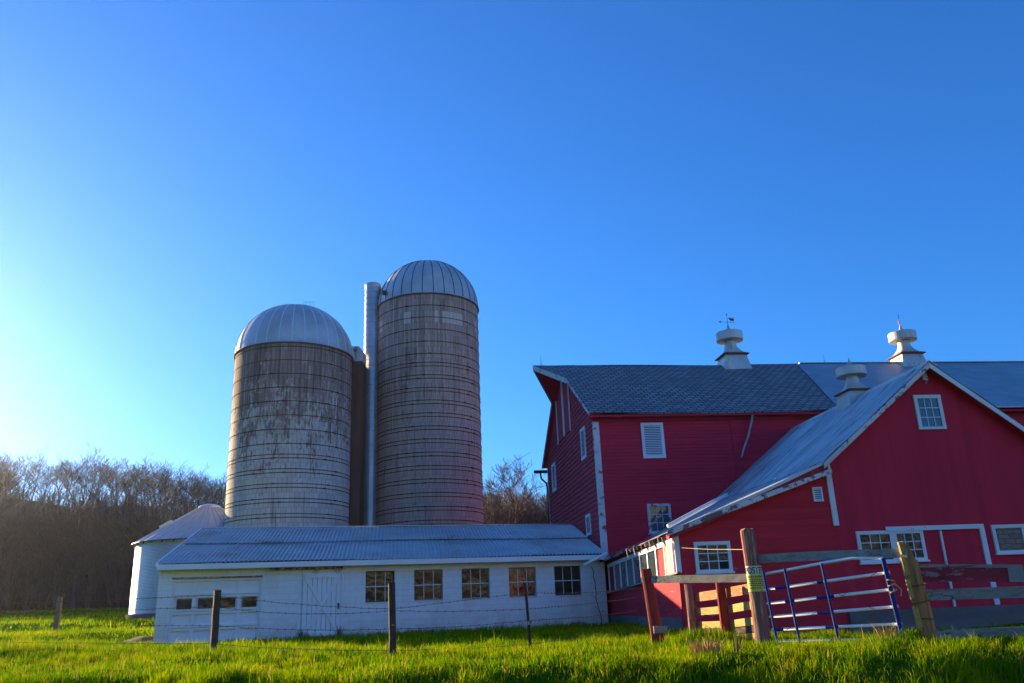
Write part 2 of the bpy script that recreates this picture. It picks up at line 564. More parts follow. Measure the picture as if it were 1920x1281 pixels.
# ------------------------------------------------------------------ terrain
CP = np.array([
    (-11.7, 27.6, .06), (-4, 30, .12), (3.1, 32.2, .12), (3.4, 28, .08), (4.2, 24.2, .03), (-6.2, 17.6, .09), (-2.5, 16.6, .02), (.14, 17.4, -.03),
    (2.76, 18.2, -.06), (4.25, 16, -.07), (6.24, 14.2, .08), (5.3, 15, .0), (-11.8, 19, .40), (-18.1, 33.8, .58), (-17.5, 44, .95), (-24, 45, 1.1),
    (-48, 90, 2.5), (-20, 90, 2.4), (-30, 60, 1.5), (0, 70, 1.4), (25, 70, 1), (60, 60, 1), (30, 30, 0), (-35, 25, .7), (-60, 60, 1.8),
    (-5, 12.5, -.03), (0, 12.5, -.08), (6, 11.5, -.06), (11, 12.5, -.02), (-11, 12.5, .1), (-6, 10, -.06), (0, 10, -.08), (6, 9.5, -.08), (-12, 9, .0), (12, 9, -.05),
    (-5, 7, -.06), (0, 7, -.06), (5, 7, -.06), (0, 3, -.06), (-10, 4, -.05), (10, 4, -.06), (0, -6, -.1), (0, -40, -.1), (40, 0, -.6), (-40, 0, -.2),
    (8, 18, -.25), (9, 23.5, -.3), (14, 16, -.2), (9, 14, -.05), (20, 14, -.1), (-60, -30, 0), (60, -30, -.5), (120, 60, 1), (-120, 60, 2), (0, 160, 3), (-200, -100, 0), (200, -100, 0), (300, 200, 2)])


def ground_np(x, y):
    x = np.asarray(x, float)
    y = np.asarray(y, float)
    num = np.zeros_like(x)
    den = np.zeros_like(x)
    for cx, cy, cz in CP:
        w_ = 1 / ((x - cx) ** 2 + (y - cy) ** 2 + 1.2) ** 1.6
        num += w_ * cz
        den += w_
    z = num / den
    z += .22 * np.exp(-(((x - 3.75) / .75) ** 2 + ((y - 17.5) / .9) ** 2))
    yb = 12.75 + .40 * np.sin(.85 * x + .6) + .28 * np.sin(2.1 * x + 1)
    t_ = np.clip((yb - y) / 2.3, 0, 1)
    z -= .92 * t_ * t_ * (3 - 2 * t_) * np.clip((60 - np.abs(x)) / 20, 0, 1)
    near = np.exp(-((np.hypot(x, y - 14) / 30) ** 2))
    z += near * (.045 * np.sin(1.9 * x + .8 * y) * np.sin(1.3 * y - .6 * x + 1) + .035 * np.sin(4.1 * x - 2.2 * y + 2) * np.sin(3.1 * y + 1.2 * x))
    return z


def gz(x, y): return float(ground_np(np.array([x]), np.array([y]))[0])


def axis_pts(lo, hi, fine_lo, fine_hi, step, grow=1.13):
    p = list(np.arange(fine_lo, fine_hi + step, step))
    s_ = step
    while p[-1] < hi:
        s_ *= grow
        p.append(p[-1] + s_)
    s_ = step
    while p[0] > lo:
        s_ *= grow
        p.insert(0, p[0] - s_)
    return np.array(p)


gx = axis_pts(-1500, 1500, -22, 20, .35)
gy = axis_pts(-1200, 1800, 5, 36, .35)
X, Y = np.meshgrid(gx, gy)
Z = ground_np(X, Y)
me = bpy.data.meshes.new('field')
nv = X.size
nx_, ny_ = len(gx), len(gy)
idx = np.arange(nv).reshape(ny_, nx_)
quads = np.stack([idx[:-1, :-1], idx[:-1, 1:], idx[1:, 1:], idx[1:, :-1]], -1).reshape(-1, 4)


def np_mesh(name, verts, faces4, mat, smooth=True):
    m_ = bpy.data.meshes.new(name)
    m_.vertices.add(len(verts))
    m_.vertices.foreach_set('co', np.asarray(verts, np.float32).ravel())
    nf, k = faces4.shape
    m_.loops.add(nf * k)
    m_.loops.foreach_set('vertex_index', faces4.ravel().astype(np.int32))
    m_.polygons.add(nf)
    m_.polygons.foreach_set('loop_start', np.arange(0, nf * k, k, dtype=np.int32))
    m_.polygons.foreach_set('loop_total', np.full(nf, k, np.int32))
    if smooth: m_.polygons.foreach_set('use_smooth', np.ones(nf, bool))
    m_.update(calc_edges=True)
    m_.materials.append(mat)
    o = bpy.data.objects.new(name, m_)
    COL.objects.link(o)
    return o


fld = np_mesh('field', np.stack([X, Y, Z], -1).reshape(-1, 3), quads, M['ground'])
tag(fld, 'green grassy farm field around the red barn and white garage', 'field', kind='structure')

# wooded hill behind: skyline azimuth / elevation (tree tops)
SKY = [(-110, 5.0), (-75, 5.5), (-55, 7.2), (-44, 8.8), (-36, 9.4), (-32.2, 9.5), (-29.5, 9.5), (-26.5, 9.5), (-23.4, 9.2), (-20.9, 8.85), (-19.2, 8.45), (-16.2, 8.1), (-10.6, 7.6), (-2.4, 7.2), (2.2, 6.8), (11.8, 5.6), (30, 4), (60, 3)]


def sky_el(az): return np.interp(az, [a for a, b in SKY], [b for a, b in SKY])


RID = 215.0
TREE_H = 11.0


def hill_z(az, r):
    rid = .75 + RID * np.tan(np.radians(sky_el(az))) - TREE_H * .82
    b0 = 2.1
    t_ = np.clip((r - 93) / (RID - 93), 0, 1)
    t_ = t_ ** 1.15
    return b0 + (rid - b0) * t_ + np.clip(r - RID, 0, None) * .03


azs = np.linspace(-110, 60, 171)
rs = np.concatenate([np.linspace(91, 240, 40), [300, 420, 600]])
A, RR = np.meshgrid(azs, rs)
HZ = hill_z(A, RR) + .9 * np.sin(A * .9 + RR * .05) * np.clip((RR - 95) / 60, 0, 1)
HZ[0, :] = -1
hv = np.stack([RR * np.sin(np.radians(A)), RR * np.cos(np.radians(A)), HZ], -1).reshape(-1, 3)
i2 = np.arange(A.size).reshape(A.shape)
hq = np.stack([i2[:-1, :-1], i2[:-1, 1:], i2[1:, 1:], i2[1:, :-1]], -1).reshape(-1, 4)
hill = np_mesh('hill', hv, hq, M['hill'])
tag(hill, 'dark wooded hillside rising behind the field and silos', 'hill', kind='structure')
azs = np.linspace(95, 265, 120)
rs = np.concatenate([np.linspace(110, 260, 16), [400]])
A, RR = np.meshgrid(azs, rs)
HZ = -1 + (46 + 5 * np.sin(A * .13) + 2 * np.sin(A * .5)) * np.clip((RR - 112) / 105, 0, 1) ** 1.1 + 2 * np.sin(A * 1.7) * np.sin(RR * .11)
hv = np.stack([RR * np.sin(np.radians(A)), RR * np.cos(np.radians(A)), HZ], -1).reshape(-1, 3)
i2 = np.arange(A.size).reshape(A.shape)
hq = np.stack([i2[:-1, :-1], i2[:-1, 1:], i2[1:, 1:], i2[1:, :-1]], -1).reshape(-1, 4)
hb = np_mesh('bounce_hills', hv, hq, M['bounce_hill'])  # added hill behind the camera, raised to throw fill light on the buildings
tag(hb, 'added unseen hill behind the camera, brown below for window reflections, pale above to bounce sunlight', 'bounce_hills', kind='structure')


# ------------------------------------------------------------------ windows and small helpers (local wall frame: axis 'u' along wall)
class Wall:
    """maps (a, out, z) to the building frame: front walls face -v, side walls face -u"""
    def __init__(s, kind, base): s.k, s.b = kind, base

    def p(s, a, o, z): return (a, s.b - o, z) if s.k == 'front' else (s.b - o, a, z)

    def box(s, mb, a0, a1, o0, o1, z0, z1):
        q = [s.p(a, o, z) for z in (z0, z1) for a, o in ((a0, o0), (a1, o0), (a1, o1), (a0, o1))]
        mb.hexa(q)


def window(root, wl, a0, a1, z0, z1, cols, rows, fw_=.09, glassm='glass_dark', framem='white', sill=True, name='window', mun=.025, dep=.06, label=None, tilt=0):
    f = MB()
    wl.box(f, a0, a1, 0, dep, z1 - fw_, z1)
    wl.box(f, a0, a0 + fw_, 0, dep - .004, z0, z1 - fw_)
    wl.box(f, a1 - fw_, a1, 0, dep - .004, z0, z1 - fw_)
    wl.box(f, a0 + fw_, a1 - fw_, 0, dep - .008, z0, z0 + fw_ * .7)
    fo = f.build(name, M[framem], root, label=label)
    g = MB()
    wl.box(g, a0 + fw_, a1 - fw_, -.03, .024, z0 + fw_ * .7, z1 - fw_)
    g.build('pane', M[glassm], fo)
    m = MB()
    A0, A1, Z0, Z1 = a0 + fw_, a1 - fw_, z0 + fw_ * .7, z1 - fw_
    for k in range(1, cols):
        x = A0 + (A1 - A0) * k / cols
        wl.box(m, x - mun / 2, x + mun / 2, .024, .042, Z0, Z1)
    for k in range(1, rows):
        z = Z0 + (Z1 - Z0) * k / rows
        wl.box(m, A0, A1, .024, .039, z - mun / 2, z + mun / 2)
    if m.f: m.build('muntin', M[framem], fo)
    if sill:
        s_ = MB()
        wl.box(s_, a0 - .03, a1 + .03, 0, dep + .04, z0 - .05, z0)
        s_.build('sill', M[framem], fo)
    return fo


def louver(root, wl, a0, a1, z0, z1, n, fw_=.1, label=None):
    f = MB()
    wl.box(f, a0, a1, 0, .07, z1 - fw_, z1)
    wl.box(f, a0, a1, 0, .07, z0, z0 + fw_)
    wl.box(f, a0, a0 + fw_, 0, .066, z0 + fw_, z1 - fw_)
    wl.box(f, a1 - fw_, a1, 0, .066, z0 + fw_, z1 - fw_)
    fo = f.build('louver_vent', M['white'], root, label=label)
    d = MB()
    wl.box(d, a0 + fw_, a1 - fw_, -.02, .018, z0 + fw_, z1 - fw_)
    d.build('vent_opening', M['dark'], fo)
    s_ = MB()
    h = (z1 - z0 - 2 * fw_) / n
    for k in range(n):
        z = z0 + fw_ + h * k
        q = [wl.p(a, o, zz) for a in (a0 + fw_, a1 - fw_) for o, zz in ((.056, z + .1 * h), (.064, z + .18 * h), (.03, z + .78 * h), (.022, z + .7 * h))]
        s_.add(q, [(0, 1, 5, 4), (1, 2, 6, 5), (2, 3, 7, 6), (3, 0, 4, 7), (0, 3, 2, 1), (4, 5, 6, 7)])
    s_.build('slat', M['white'], fo)
    return fo


def clapboard(mb, wl, z0, z1, step, rng, lip=.018):
    z = z0
    while z < z1 - 1e-4:
        zt = min(z + step, z1)
        a0, a1 = rng(z)
        b0, b1 = rng(zt)
        if a1 - a0 < .02: break
        if b1 < b0: b0 = b1 = (b0 + b1) / 2
        mb.add([wl.p(a0, lip, z), wl.p(a1, lip, z), wl.p(b1, .003, zt), wl.p(b0, .003, zt), wl.p(a0, 0, z), wl.p(a1, 0, z)],
               [(0, 1, 2, 3), (4, 5, 1, 0)])
        z = zt


# ------------------------------------------------------------------ RED BARN
BO = (3.16981, 33.0, 0)
BY = 6.95
barn = thing('barn', 'big red gabled barn with pointed hay hood, dark shingles and metal roofing', 'barn', BO, BY, (15, 6.2, 0))
BL, BV = 30.0, 12.4
EZ = 8.2


def zr(v): return EZ + .592 * (v + .4) if v <= 6.2 else EZ + .592 * (12.8 - v)


def sag(u): return -.07 * math.sin(PI * min(max(u, 0), 11) / 11) + .012 * math.sin(u * 2.1)


core = MB()
core.prism([(0, 0, -.6), (0, BV, -.6), (0, BV, zr(BV) - .12), (0, 6.2, zr(6.2) - .14), (0, 0, zr(0) - .12)], (BL, 0, 0))
core.build('wall_core', M['red'], barn)
fr = MB()
clapboard(fr, Wall('front', 0), -.4, 8.2, .14, lambda z: (0, BL), .019)
fr.build('front_siding', M['red'], barn)
en = MB()


def end_rng(z):
    if z <= zr(0) - .12: return (0, BV)
    v = (z + .12 - EZ) / .592 - .4
    return (v, 12.4 - v)


clapboard(en, Wall('side', 0), -.4, 11.9, .20, end_rng, .034)
en.build('end_siding', M['red_end'], barn)
# roof
RB = lambda v: 10.35 + (v + .4) / 6.6 * 1.75         # shingle / metal border


def hood(v):
    v = v if v <= 6.2 else 12.4 - v
    return -.25 if v < 4.1 else -.25 - 1.2 * (v - 4.1) / 2.1


sh = MB()
vs1 = [-.4 + i * .41 for i in range(11)] + [4.1, 4.6, 5.1, 5.6, 6.2]
vs1 = sorted(set([v for v in vs1 if v < 4.05 or v >= 4.1]))
for th in (0,):
    rows = []
    for v in vs1:
        h = hood(v)
        rows.append([(h + (RB(v) - h) * i / 24, v, zr(v) + sag(h + (RB(v) - h) * i / 24)) for i in range(25)])
    sh.grid(rows)
    rows = []
    for v in vs1:
        v2 = 12.4 - v
        h = hood(v)
        rows.append([(h + (BL + .3 - h) * i / 24, v2, zr(v2) + sag(h + (RB(v) - h) * i / 24)) for i in range(25)])
    sh.grid([r_ for r_ in rows][::-1])
# butt edge at eave
sh.grid([[(-.25 + 10.6 * i / 24, -.4, zr(-.4) + sag(-.25 + 10.6 * i / 24)) for i in range(25)], [(-.25 + 10.6 * i / 24, -.39, zr(-.4) - .05 + sag(-.25 + 10.6 * i / 24)) for i in range(25)]])
shing = sh.build('shingle_roof', M['shingle'], barn)
mt = MB()
rows = []
for v in (-.45, 1, 2.5, 4, 5.2, 6.2):
    b = RB(v)
    rows.append([(b + (BL + .3 - b) * i / 20, v, zr(v) + .02) for i in range(21)])
mt.grid(rows)
mt.grid([[p for p in rows[0]], [(p[0], p[1], p[2] - .05) for p in rows[0]]])
mt.build('metal_roof', M['barn_metal'], barn)
rc = MB()
rc.bar((12.2, 6.2, zr(6.2) + .015), (BL + .3, 6.2, zr(6.2) + .015), .035, .24, (1, 0, 0) if False else None)
rc.build('ridge_cap', M['barn_metal'], barn)
# roof deck and soffit
dk = MB()
for sgn in (0, 1):
    f_ = (lambda v: v) if not sgn else (lambda v: 12.4 - v)
    pts = [(-.22, f_(-.36)), (-.22, f_(4.1)), (hood(6.2) + .03, 6.2)]
    p_top = [(a, b, zr(b) - .03) for a, b in pts]
    p_bot = [(a, b, zr(b) - .11) for a, b in pts]
    end = [(.3, 6.2), (.3, f_(-.36))]
    top = p_top + [(a, b, zr(b) - .03 - .09) for a, b in end]
    bot = p_bot + [(a, b, zr(b) - .125) for a, b in end]
    n = len(top)
    dk.add(top + bot, [tuple(range(n, 2 * n)), *[(i, (i + 1) % n, n + (i + 1) % n, n + i) for i in range(n)]])
dk.box(-.2, BL, -.36, 0, 8.0, 8.08)
dk.build('soffit', M['red'], barn)
# rake boards along the hood
for sgn in (0, 1):
    f_ = (lambda v: v) if not sgn else (lambda v: 12.4 - v)
    for nm, (va, vb) in (('rake_board', (-.42, 4.1)), ('hood_board', (4.1, 6.2))):
        rb = MB()
        wdt = .13 if nm == 'rake_board' else .24
        a = Vector((hood(va) - .02, f_(va), zr(va) - wdt * .55))
        b = Vector((hood(vb) - .02, f_(vb), zr(vb) - wdt * .55))
        rb.hexa([a + Vector((0, 0, -wdt / 2)), a + Vector((.035, 0, -wdt / 2)), b + Vector((.035, 0, -wdt / 2)), b + Vector((0, 0, -wdt / 2)),
                 a + Vector((0, 0, wdt / 2)), a + Vector((.035, 0, wdt / 2)), b + Vector((.035, 0, wdt / 2)), b + Vector((0, 0, wdt / 2))])
        rb.build(nm, M['white_worn'], barn)
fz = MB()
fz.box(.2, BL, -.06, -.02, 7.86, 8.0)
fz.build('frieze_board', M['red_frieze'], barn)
for (x0, x1, y0, y1) in ((-.035, .20, -.06, 0),):
    ct = MB()
    ct.box(x0, .20, -.055, -.019, -.4, 7.86)
    ct.box(x0, -.0225, -.019, .14, -.4, 7.9)
    ct.build('corner_board', M['white_worn'], barn)
cb = MB()
cb.box(-.035, -.0225, 12.26, 12.42, -.4, 7.9)
cb.build('corner_board', M['white_worn'], barn)
bt_ = MB()
bt_.box(5.7, 5.78, -.035, -.019, 4.3, 7.86)
bt_.build('batten', M['red'], barn)
WF, WS = Wall('front', 0), Wall('side', 0)
louver(barn, WF, 1.93, 2.86, 6.34, 7.79, 17, .12, 'white louver vent high on the long front wall')
window(barn, WF, 1.9, 2.85, 3.40, 4.53, 3, 3, .1, 'glass_sky_tint', 'white_worn', True, label='small paned window beside the lean-to roof')
louver(barn, WS, 1.66, 2.62, 6.74, 8.08, 14, .12, 'white louver vent near the corner of the end wall')
louver(barn, WS, 9.66, 10.8, 6.5, 7.93, 14, .12, 'white louver vent at the far side of the end wall')
window(barn, WS, 1.74, 2.66, 3.6, 4.42, 2, 1, .11, 'glass_sky_tint', 'white', True, label='small window just above the garage roof')
# hay door on the end wall
hd = MB()
WS.box(hd, 4.66, 8.24, .022, .05, 8.62, 10.55)
hd.add([WS.p(4.66, .05, 10.55), WS.p(8.24, .05, 10.55), WS.p(6.45, .05, 11.55)], [(0, 1, 2)])
hdo = hd.build('hay_door', M['red_end'], barn)
for v, w_, zt, zb in ((4.66, .07, 10.9, 8.5), (6.25, .06, 11.6, 8.6), (6.42, .08, 11.6, 8.6), (8.2, .05, 10.8, 8.55)):
    b_ = MB()
    WS.box(b_, v - w_ / 2, v + w_ / 2, .05, .10, zb, zt)
    b_.build('door_edge_strip', M['white'], hdo)
# eave gutter at the back and loose downspout in front
gt = MB()
gt.tube([(-.7, 12.9, 7.95), (3, 12.9, 7.95)], .09, 8)
gt.tube([(-.35, 12.9, 7.9), (-.32, 12.8, 7.55), (-.1, 12.5, 7.25), (-.06, 12.45, 6.9), (-.06, 12.45, .3)], .05, 8)
gt.build('gutter', M['iron'], barn)
ds = MB()
ds.tube([(6.62, -.30, 8.02), (6.58, -.26, 7.8), (6.35, -.16, 7.1), (6.12, -.12, 6.62), (5.98, -.14, 6.27)], [.05, .05, .047, .045, .05], 8)
ds.build('downspout', M['barn_metal'], barn)
for u, h in ((-1.05, .5), (13.6, .45), (26.6, .45), (29, .4)):
    lr = MB()
    z = zr(6.2) + sag(u)
    lr.tube([(u, 6.2, z - .03), (u, 6.2, z + h)], [.014, .006], 5)
    lr.tube([(u - .08, 6.2, z), (u, 6.2, z + .16), (u + .08, 6.2, z)], .009, 4)
    lr.build('lightning_rod', M['iron'], barn)


def ventilator(root, u, v, zb, s=1.0, vane=None, half=.72, yawd=0, drop=0.0):
    c = Vector((u, v, zb))

    def ring(h, z):
        return [(u - h, v - h, zb + z), (u + h, v - h, zb + z), (u + h, v + h, zb + z), (u - h, v + h, zb + z)]
    b = MB()
    b.grid([r_ + [r_[0]] for r_ in (ring(half * 1.10, -drop), ring(half * .98, 0), ring(half * .76, .68 * s))])
    base = b.build('roof_ventilator', M['vent'], root)
    fl = MB()
    fl.grid([r_ + [r_[0]] for r_ in (ring(half * .76, .65 * s), ring(half * .95, .665 * s), ring(half * .96, .70 * s), ring(half * .74, .77 * s))])
    fl.build('flared_collar', M['vent_rust'], base)
    nk = MB()
    N = 32
    rows = []
    for k in range(8):           # square foot blending into the round neck
        t_ = k / 7
        row = []
        for i in range(N + 1):
            a = 2 * PI * i / N + PI / 4
            sq = 1 / max(abs(math.cos(a)), abs(math.sin(a)))
            rs_ = half * (.42 + .33 * (1 - t_) ** 1.8)
            rr = rs_ * (1 + (sq - 1) * (1 - t_) ** .9)
            row.append((u + rr * math.cos(a), v + rr * math.sin(a), zb + (.74 + .46 * t_) * s))
        rows.append(row)
    rows.append([(p[0], p[1], zb + 1.55 * s) for p in rows[-1]])
    nk.grid(rows)
    nk.build('neck', M['vent'], base, True)
    dr = MB()
    dr.lathe([(.43 * half, 1.46 * s), (.86 * half, 1.43 * s), (.92 * half, 1.42 * s), (.95 * half, 1.44 * s), (.95 * half, 1.80 * s), (.92 * half, 1.82 * s)], c, 40)
    dr.build('drum', M['vent'], base)
    tp = MB()
    tp.lathe([(.95 * half, 1.805 * s), (.55 * half, 1.88 * s), (.24 * half, 1.95 * s), (.12 * half, 2.03 * s), (.05 * half, 2.2 * s), (.004, 2.32 * s)], c, 28)
    tp.build('cap', M['vent'], base, True)
    if vane:
        wv = MB()
        zt = zb + 2.2 * s
        wv.tube([(u, v, zt), (u, v, zt + .5 * s)], [.014, .008], 5)
        wv.tube([(u, v, zt + .46 * s), (u, v, zt + .50 * s), (u, v, zt + .58 * s)], [.004, .03, .002], 6)
        d = Vector((math.cos(vane), math.sin(vane), 0))
        ctr = Vector((u, v, zt + .14 * s))
        wv.tube([ctr - d * .42, ctr + d * .42], .009, 4)
        wv.prism([ctr - d * .52, ctr - d * .38 + Vector((0, 0, .05)), ctr - d * .38 - Vector((0, 0, .05))], (0, .012, 0))
        # little cow on a framed plate
        wv.tube([ctr + d * .42, ctr + d * .42 + Vector((0, 0, .26))], .008, 4)
        wv.tube([ctr + d * .1 + Vector((0, 0, .26)), ctr + d * .42 + Vector((0, 0, .26))], .008, 4)
        cow = [(.40, .22), (.18, .22), (.13, .25), (.08, .22), (.09, .17), (.15, .15), (.18, .10), (.18, .03), (.205, .03), (.21, .10), (.33, .09), (.345, .03), (.37, .03), (.375, .12), (.40, .16)]
        wv.prism([ctr + d * a + Vector((0, -.006, z)) for a, z in cow], (0, .012, 0))
        wv.build('weathervane', M['iron'], base)
    return base


ventilator(barn, 8.72, 6.2, 11.72, 1.12, .15, .70, 0, .35)
ventilator(barn, 18.1, 6.2, 11.72, 1.10, 1.15, .72, 0, .35)

# ------------------------------------------------------------------ RED GABLED ANNEX
annex = thing('gabled_barn', 'red gabled wing with metal roof and white bands, in front of the big barn', 'barn wing', BO, BY, (8.35, -9.4, 0))
AV = -9.4
zl = lambda u: 7.42 - .775 * abs(u - 8.35)
ac = MB()
ac.prism([(4.7, AV, -.9), (12.0, AV, -.9), (12.0, AV, zl(12.0) - .1), (8.35, AV, zl(8.35) - .1), (4.7, AV, zl(4.7) - .1)], (0, 9.4 - .03, 0))
ac.build('wall', M['red_board'], annex)
fd = MB()
fd.box(-.05 + 4.75, 12.1, AV - .12, AV, -1.2, .34)
fd.build('foundation', M['foundation'], annex)


def metal_slope(mb, e0, e1, r0, r1, n=128, m=8, wob=.012):
    # e0,e1 eave points (front, back); r0,r1 ridge points
    rows = []
    for i in range(m + 1):
        t_ = i / m
        a = Vector(e0).lerp(Vector(r0), t_)
        b = Vector(e1).lerp(Vector(r1), t_)
        row = []
        for k in range(n + 1):
            p_ = a.lerp(b, k / n)
            rib = (0, .004, .034, .004)[k % 4]
            p_.z += rib + wob * math.sin(k * .31 + i * 1.7) + .008 * math.sin(k * 1.37)
            if 0 < i < m: p_ += (Vector(r0) - Vector(e0)).normalized() * 0
            row.append(p_)
        rows.append(row)
    mb.grid(rows)


ar = MB()
metal_slope(ar, (4.45, -9.78, zl(4.45) + .03), (4.45, -.03, zl(4.45) + .03), (8.35, -9.78, 7.45), (8.35, -.03, 7.45))
metal_slope(ar, (12.3, -9.78, zl(12.3) + .03), (12.3, -.03, zl(12.3) + .03), (8.35, -9.78, 7.45), (8.35, -.03, 7.45))
ar.build('metal_roof', M['annex_metal'], annex)
rcap = MB()
for sg in (-1, 1):
    rcap.hexa([(8.35, -9.8, 7.455), (8.35 + sg * .22, -9.8, 7.455 - .17), (8.35 + sg * .22, -.03, 7.455 - .17), (8.35, -.03, 7.455),
               (8.35, -9.8, 7.49), (8.35 + sg * .22, -9.8, 7.49 - .17), (8.35 + sg * .22, -.03, 7.49 - .17), (8.35, -.03, 7.49)])
rcap.build('ridge_cap', M['vent'], annex)
for sg, ue, mt_ in ((-1, 4.5, 'white_worn'), (1, 12.25, 'fascia')):
    rk = MB()
    a = Vector((ue, -9.77, zl(ue) - .085))
    b = Vector((8.35, -9.77, 7.42 - .085))
    h = Vector((0, 0, .085))
    o_ = Vector((0, .035, 0))
    rk.hexa([a - h, a - h + o_, b - h + o_, b - h, a + h, a + h + o_, b + h + o_, b + h])
    rk.build('rake_board', M[mt_], annex)
    sf = MB()
    a = Vector((ue, -9.735, zl(ue) - .06))
    b = Vector((8.35, -9.735, 7.42 - .06))
    o_ = Vector((0, .335, 0))
    d_ = Vector((0, 0, .05))
    sf.hexa([a - d_, a - d_ + o_, b - d_ + o_, b - d_, a, a + o_, b + o_, b])
    sf.build('soffit', M['red_board'], annex)
orn = MB()
orn.prism([(8.27, AV - .06, 7.2), (8.27, AV - .06, 6.95), (8.35, AV - .06, 6.84), (8.43, AV - .06, 6.95), (8.43, AV - .06, 7.2)], (0, .06, 0))
orn.build('gable_bracket', M['white_worn'], annex)
WA = Wall('front', AV)
window(annex, WA, 7.84, 8.72, 5.42, 6.48, 3, 3, .11, 'glass_sky_tint', 'white', False, label='nine pane window high in the gable')
window(annex, WA, 5.30, 6.40, 1.63, 2.50, 3, 3, .10, 'glass_dark', 'white', True, label='paned window of the pair with a broken pane')
window(annex, WA, 6.405, 7.33, 1.65, 2.50, 3, 3, .10, 'glass_dark', 'white', True, label='paned window of the pair behind the split post')
window(annex, WA, 9.48, 10.5, 1.76, 2.56, 1, 1, .10, 'boarded', 'white', True, label='window covered inside with boards')
window(annex, WA, 10.505, 11.4, 1.76, 2.56, 2, 1, .10, 'glass_dark', 'white', True)
hb_ = MB()
WA.box(hb_, 6.2, 9.08, .062, .085, 2.47, 2.60)
hb_.build('door_track_board', M['white'], annex)
for a0, a1, z0, z1, nm in ((7.85, 7.91, .36, 2.46, 'door_batten'), (9.10, 9.25, .36, 2.60, 'door_post')):
    b_ = MB()
    WA.box(b_, a0, a1, 0, .05, z0, z1)
    b_.build(nm, M['white'], annex)
tr_ = MB()
WA.box(tr_, 4.68, 4.84, 0, .05, 2.68, 4.52)
tr_.build('corner_board', M['white'], annex)
ventilator(annex, 8.35, -5.3, 7.08, .80, None, .55, 0, .45)

# ------------------------------------------------------------------ LEAN-TO SHED
shed = thing('lean_to_shed', 'low red lean-to shed with a row of side windows, attached to the gabled wing', 'shed', BO, BY, (2.3, -9.4, 0))
zs = lambda u: 2.72 + .385 * u
sc_ = MB()
pr = [(0, AV, -.6), (4.7, AV, -.6), (4.7, AV, zs(4.7) - .06), (0, AV, zs(0) - .06)]
pr2 = [(a, -.03, z - (.12 if z > 0 else 0)) for a, b, z in pr]
sc_.add(pr + pr2, [(0, 1, 2, 3), (7, 6, 5, 4), (3, 2, 6, 7), (0, 3, 7, 4), (1, 5, 6, 2)])
sc_.build('wall', M['red_shed'], shed)
cl = MB()
clapboard(cl, Wall('front', AV), .0, 4.5, .17, lambda z: (max(.02, (z - 2.62) / .385), 4.68), .012)
cl.build('front_siding', M['red_shed'], shed)
rf = MB()
rows = []
for i in range(9):
    u = -.32 + 4.85 * i / 8
    rows.append([(u, -9.72 + 9.69 * k / 20, zs(u) - .32 * (k / 20) * (1 - i / 8) + .015 * math.sin(k * 1.9 + i)) for k in range(21)])
rf.grid(rows)
rf.grid([[(p[0], p[1], p[2]) for p in [r_[0] for r_ in rows]], [(p[0], p[1], p[2] - .09) for p in [r_[0] for r_ in rows]]])
rf.build('roof', M['annex_metal'], shed)
rd = MB()      # red board under the roof edge, and the white rake strip
rd.hexa([(-.25, -9.70, zs(-.25) - .19), (4.64, -9.70, 4.14), (4.64, -9.40, 4.14), (-.25, -9.40, zs(-.25) - .19),
         (-.25, -9.70, zs(-.25) - .04), (4.64, -9.70, zs(4.64) - .05), (4.64, -9.40, zs(4.64) - .05), (-.25, -9.40, zs(-.25) - .04)])
rd.build('rake_panel', M['red_side'], shed)
rk = MB()
rk.hexa([(-.3, -9.74, 2.52), (4.72, -9.74, 4.13), (4.72, -9.705, 4.13), (-.3, -9.705, 2.52),
         (-.3, -9.74, 2.66), (4.72, -9.74, 4.27), (4.72, -9.705, 4.27), (-.3, -9.705, 2.66)])
rk.build('rake_strip', M['white_worn'], shed)
zt_ = lambda v: 2.17 + (-.83 - v) * .0318          # header height along the side wall
zb_ = lambda v: 1.23 + (-.14 - v) * .0359


def side_piece(mb, v0, v1, z0a, z0b, z1a, z1b, o0, o1):
    mb.hexa([(-o0, v0, z0a), (-o0, v1, z0b), (-o1, v1, z0b), (-o1, v0, z0a), (-o0, v0, z1a), (-o0, v1, z1b), (-o1, v1, z1b), (-o1, v0, z1a)])


hdr = MB()
side_piece(hdr, -.85, -9.3, zt_(-.85) - .05, zt_(-9.3) - .09, zt_(-.85) + .06, zt_(-9.3) + .08, 0, .06)
hdr.build('window_header', M['white'], shed)
sl = MB()
side_piece(sl, -.2, -9.62, zb_(-.2) - .05, zb_(-9.62) - .05, zb_(-.2), zb_(-9.62), 0, .10)
sl.build('window_sill', M['grey_wood'], shed)
wv_ = [-.95, -1.85, -2.8, -3.74, -4.68, -5.58, -6.5, -7.46]
for i, v in enumerate(wv_):
    p_ = MB()
    side_piece(p_, v + .05, v - .05, zb_(v) + .002, zb_(v) + .002, zt_(v) - .052, zt_(v) - .052, 0, .05)
    p_.build('window_post', M['white'], shed)
    if i < 7:
        v2 = wv_[i + 1]
        g = MB()
        side_piece(g, v - .05, v2 + .05, zb_(v) + .004, zb_(v2) + .004, zt_(v) - .06, zt_(v2) - .07, -.02, .02)
        g.build('window_pane', M['red_side' if i == 0 else 'glass_sky_tint'], shed, label='red boarded pane at the end of the window row' if i == 0 else None)
dp = MB()
side_piece(dp, -8.44, -9.12, 1.50, 1.53, zt_(-8.44) - .06, zt_(-9.1) - .1, 0, .035)
dp.build('boarded_window', M['cream'], shed, label='cream board filling the window nearest the corner')
for v in (-8.38, -9.16):
    p_ = MB()
    side_piece(p_, v + .04, v - .04, zb_(v) + .002, zb_(v) + .002, zt_(v) - .06, zt_(v) - .06, 0, .055)
    p_.build('window_post', M['white'], shed)
cc = MB()
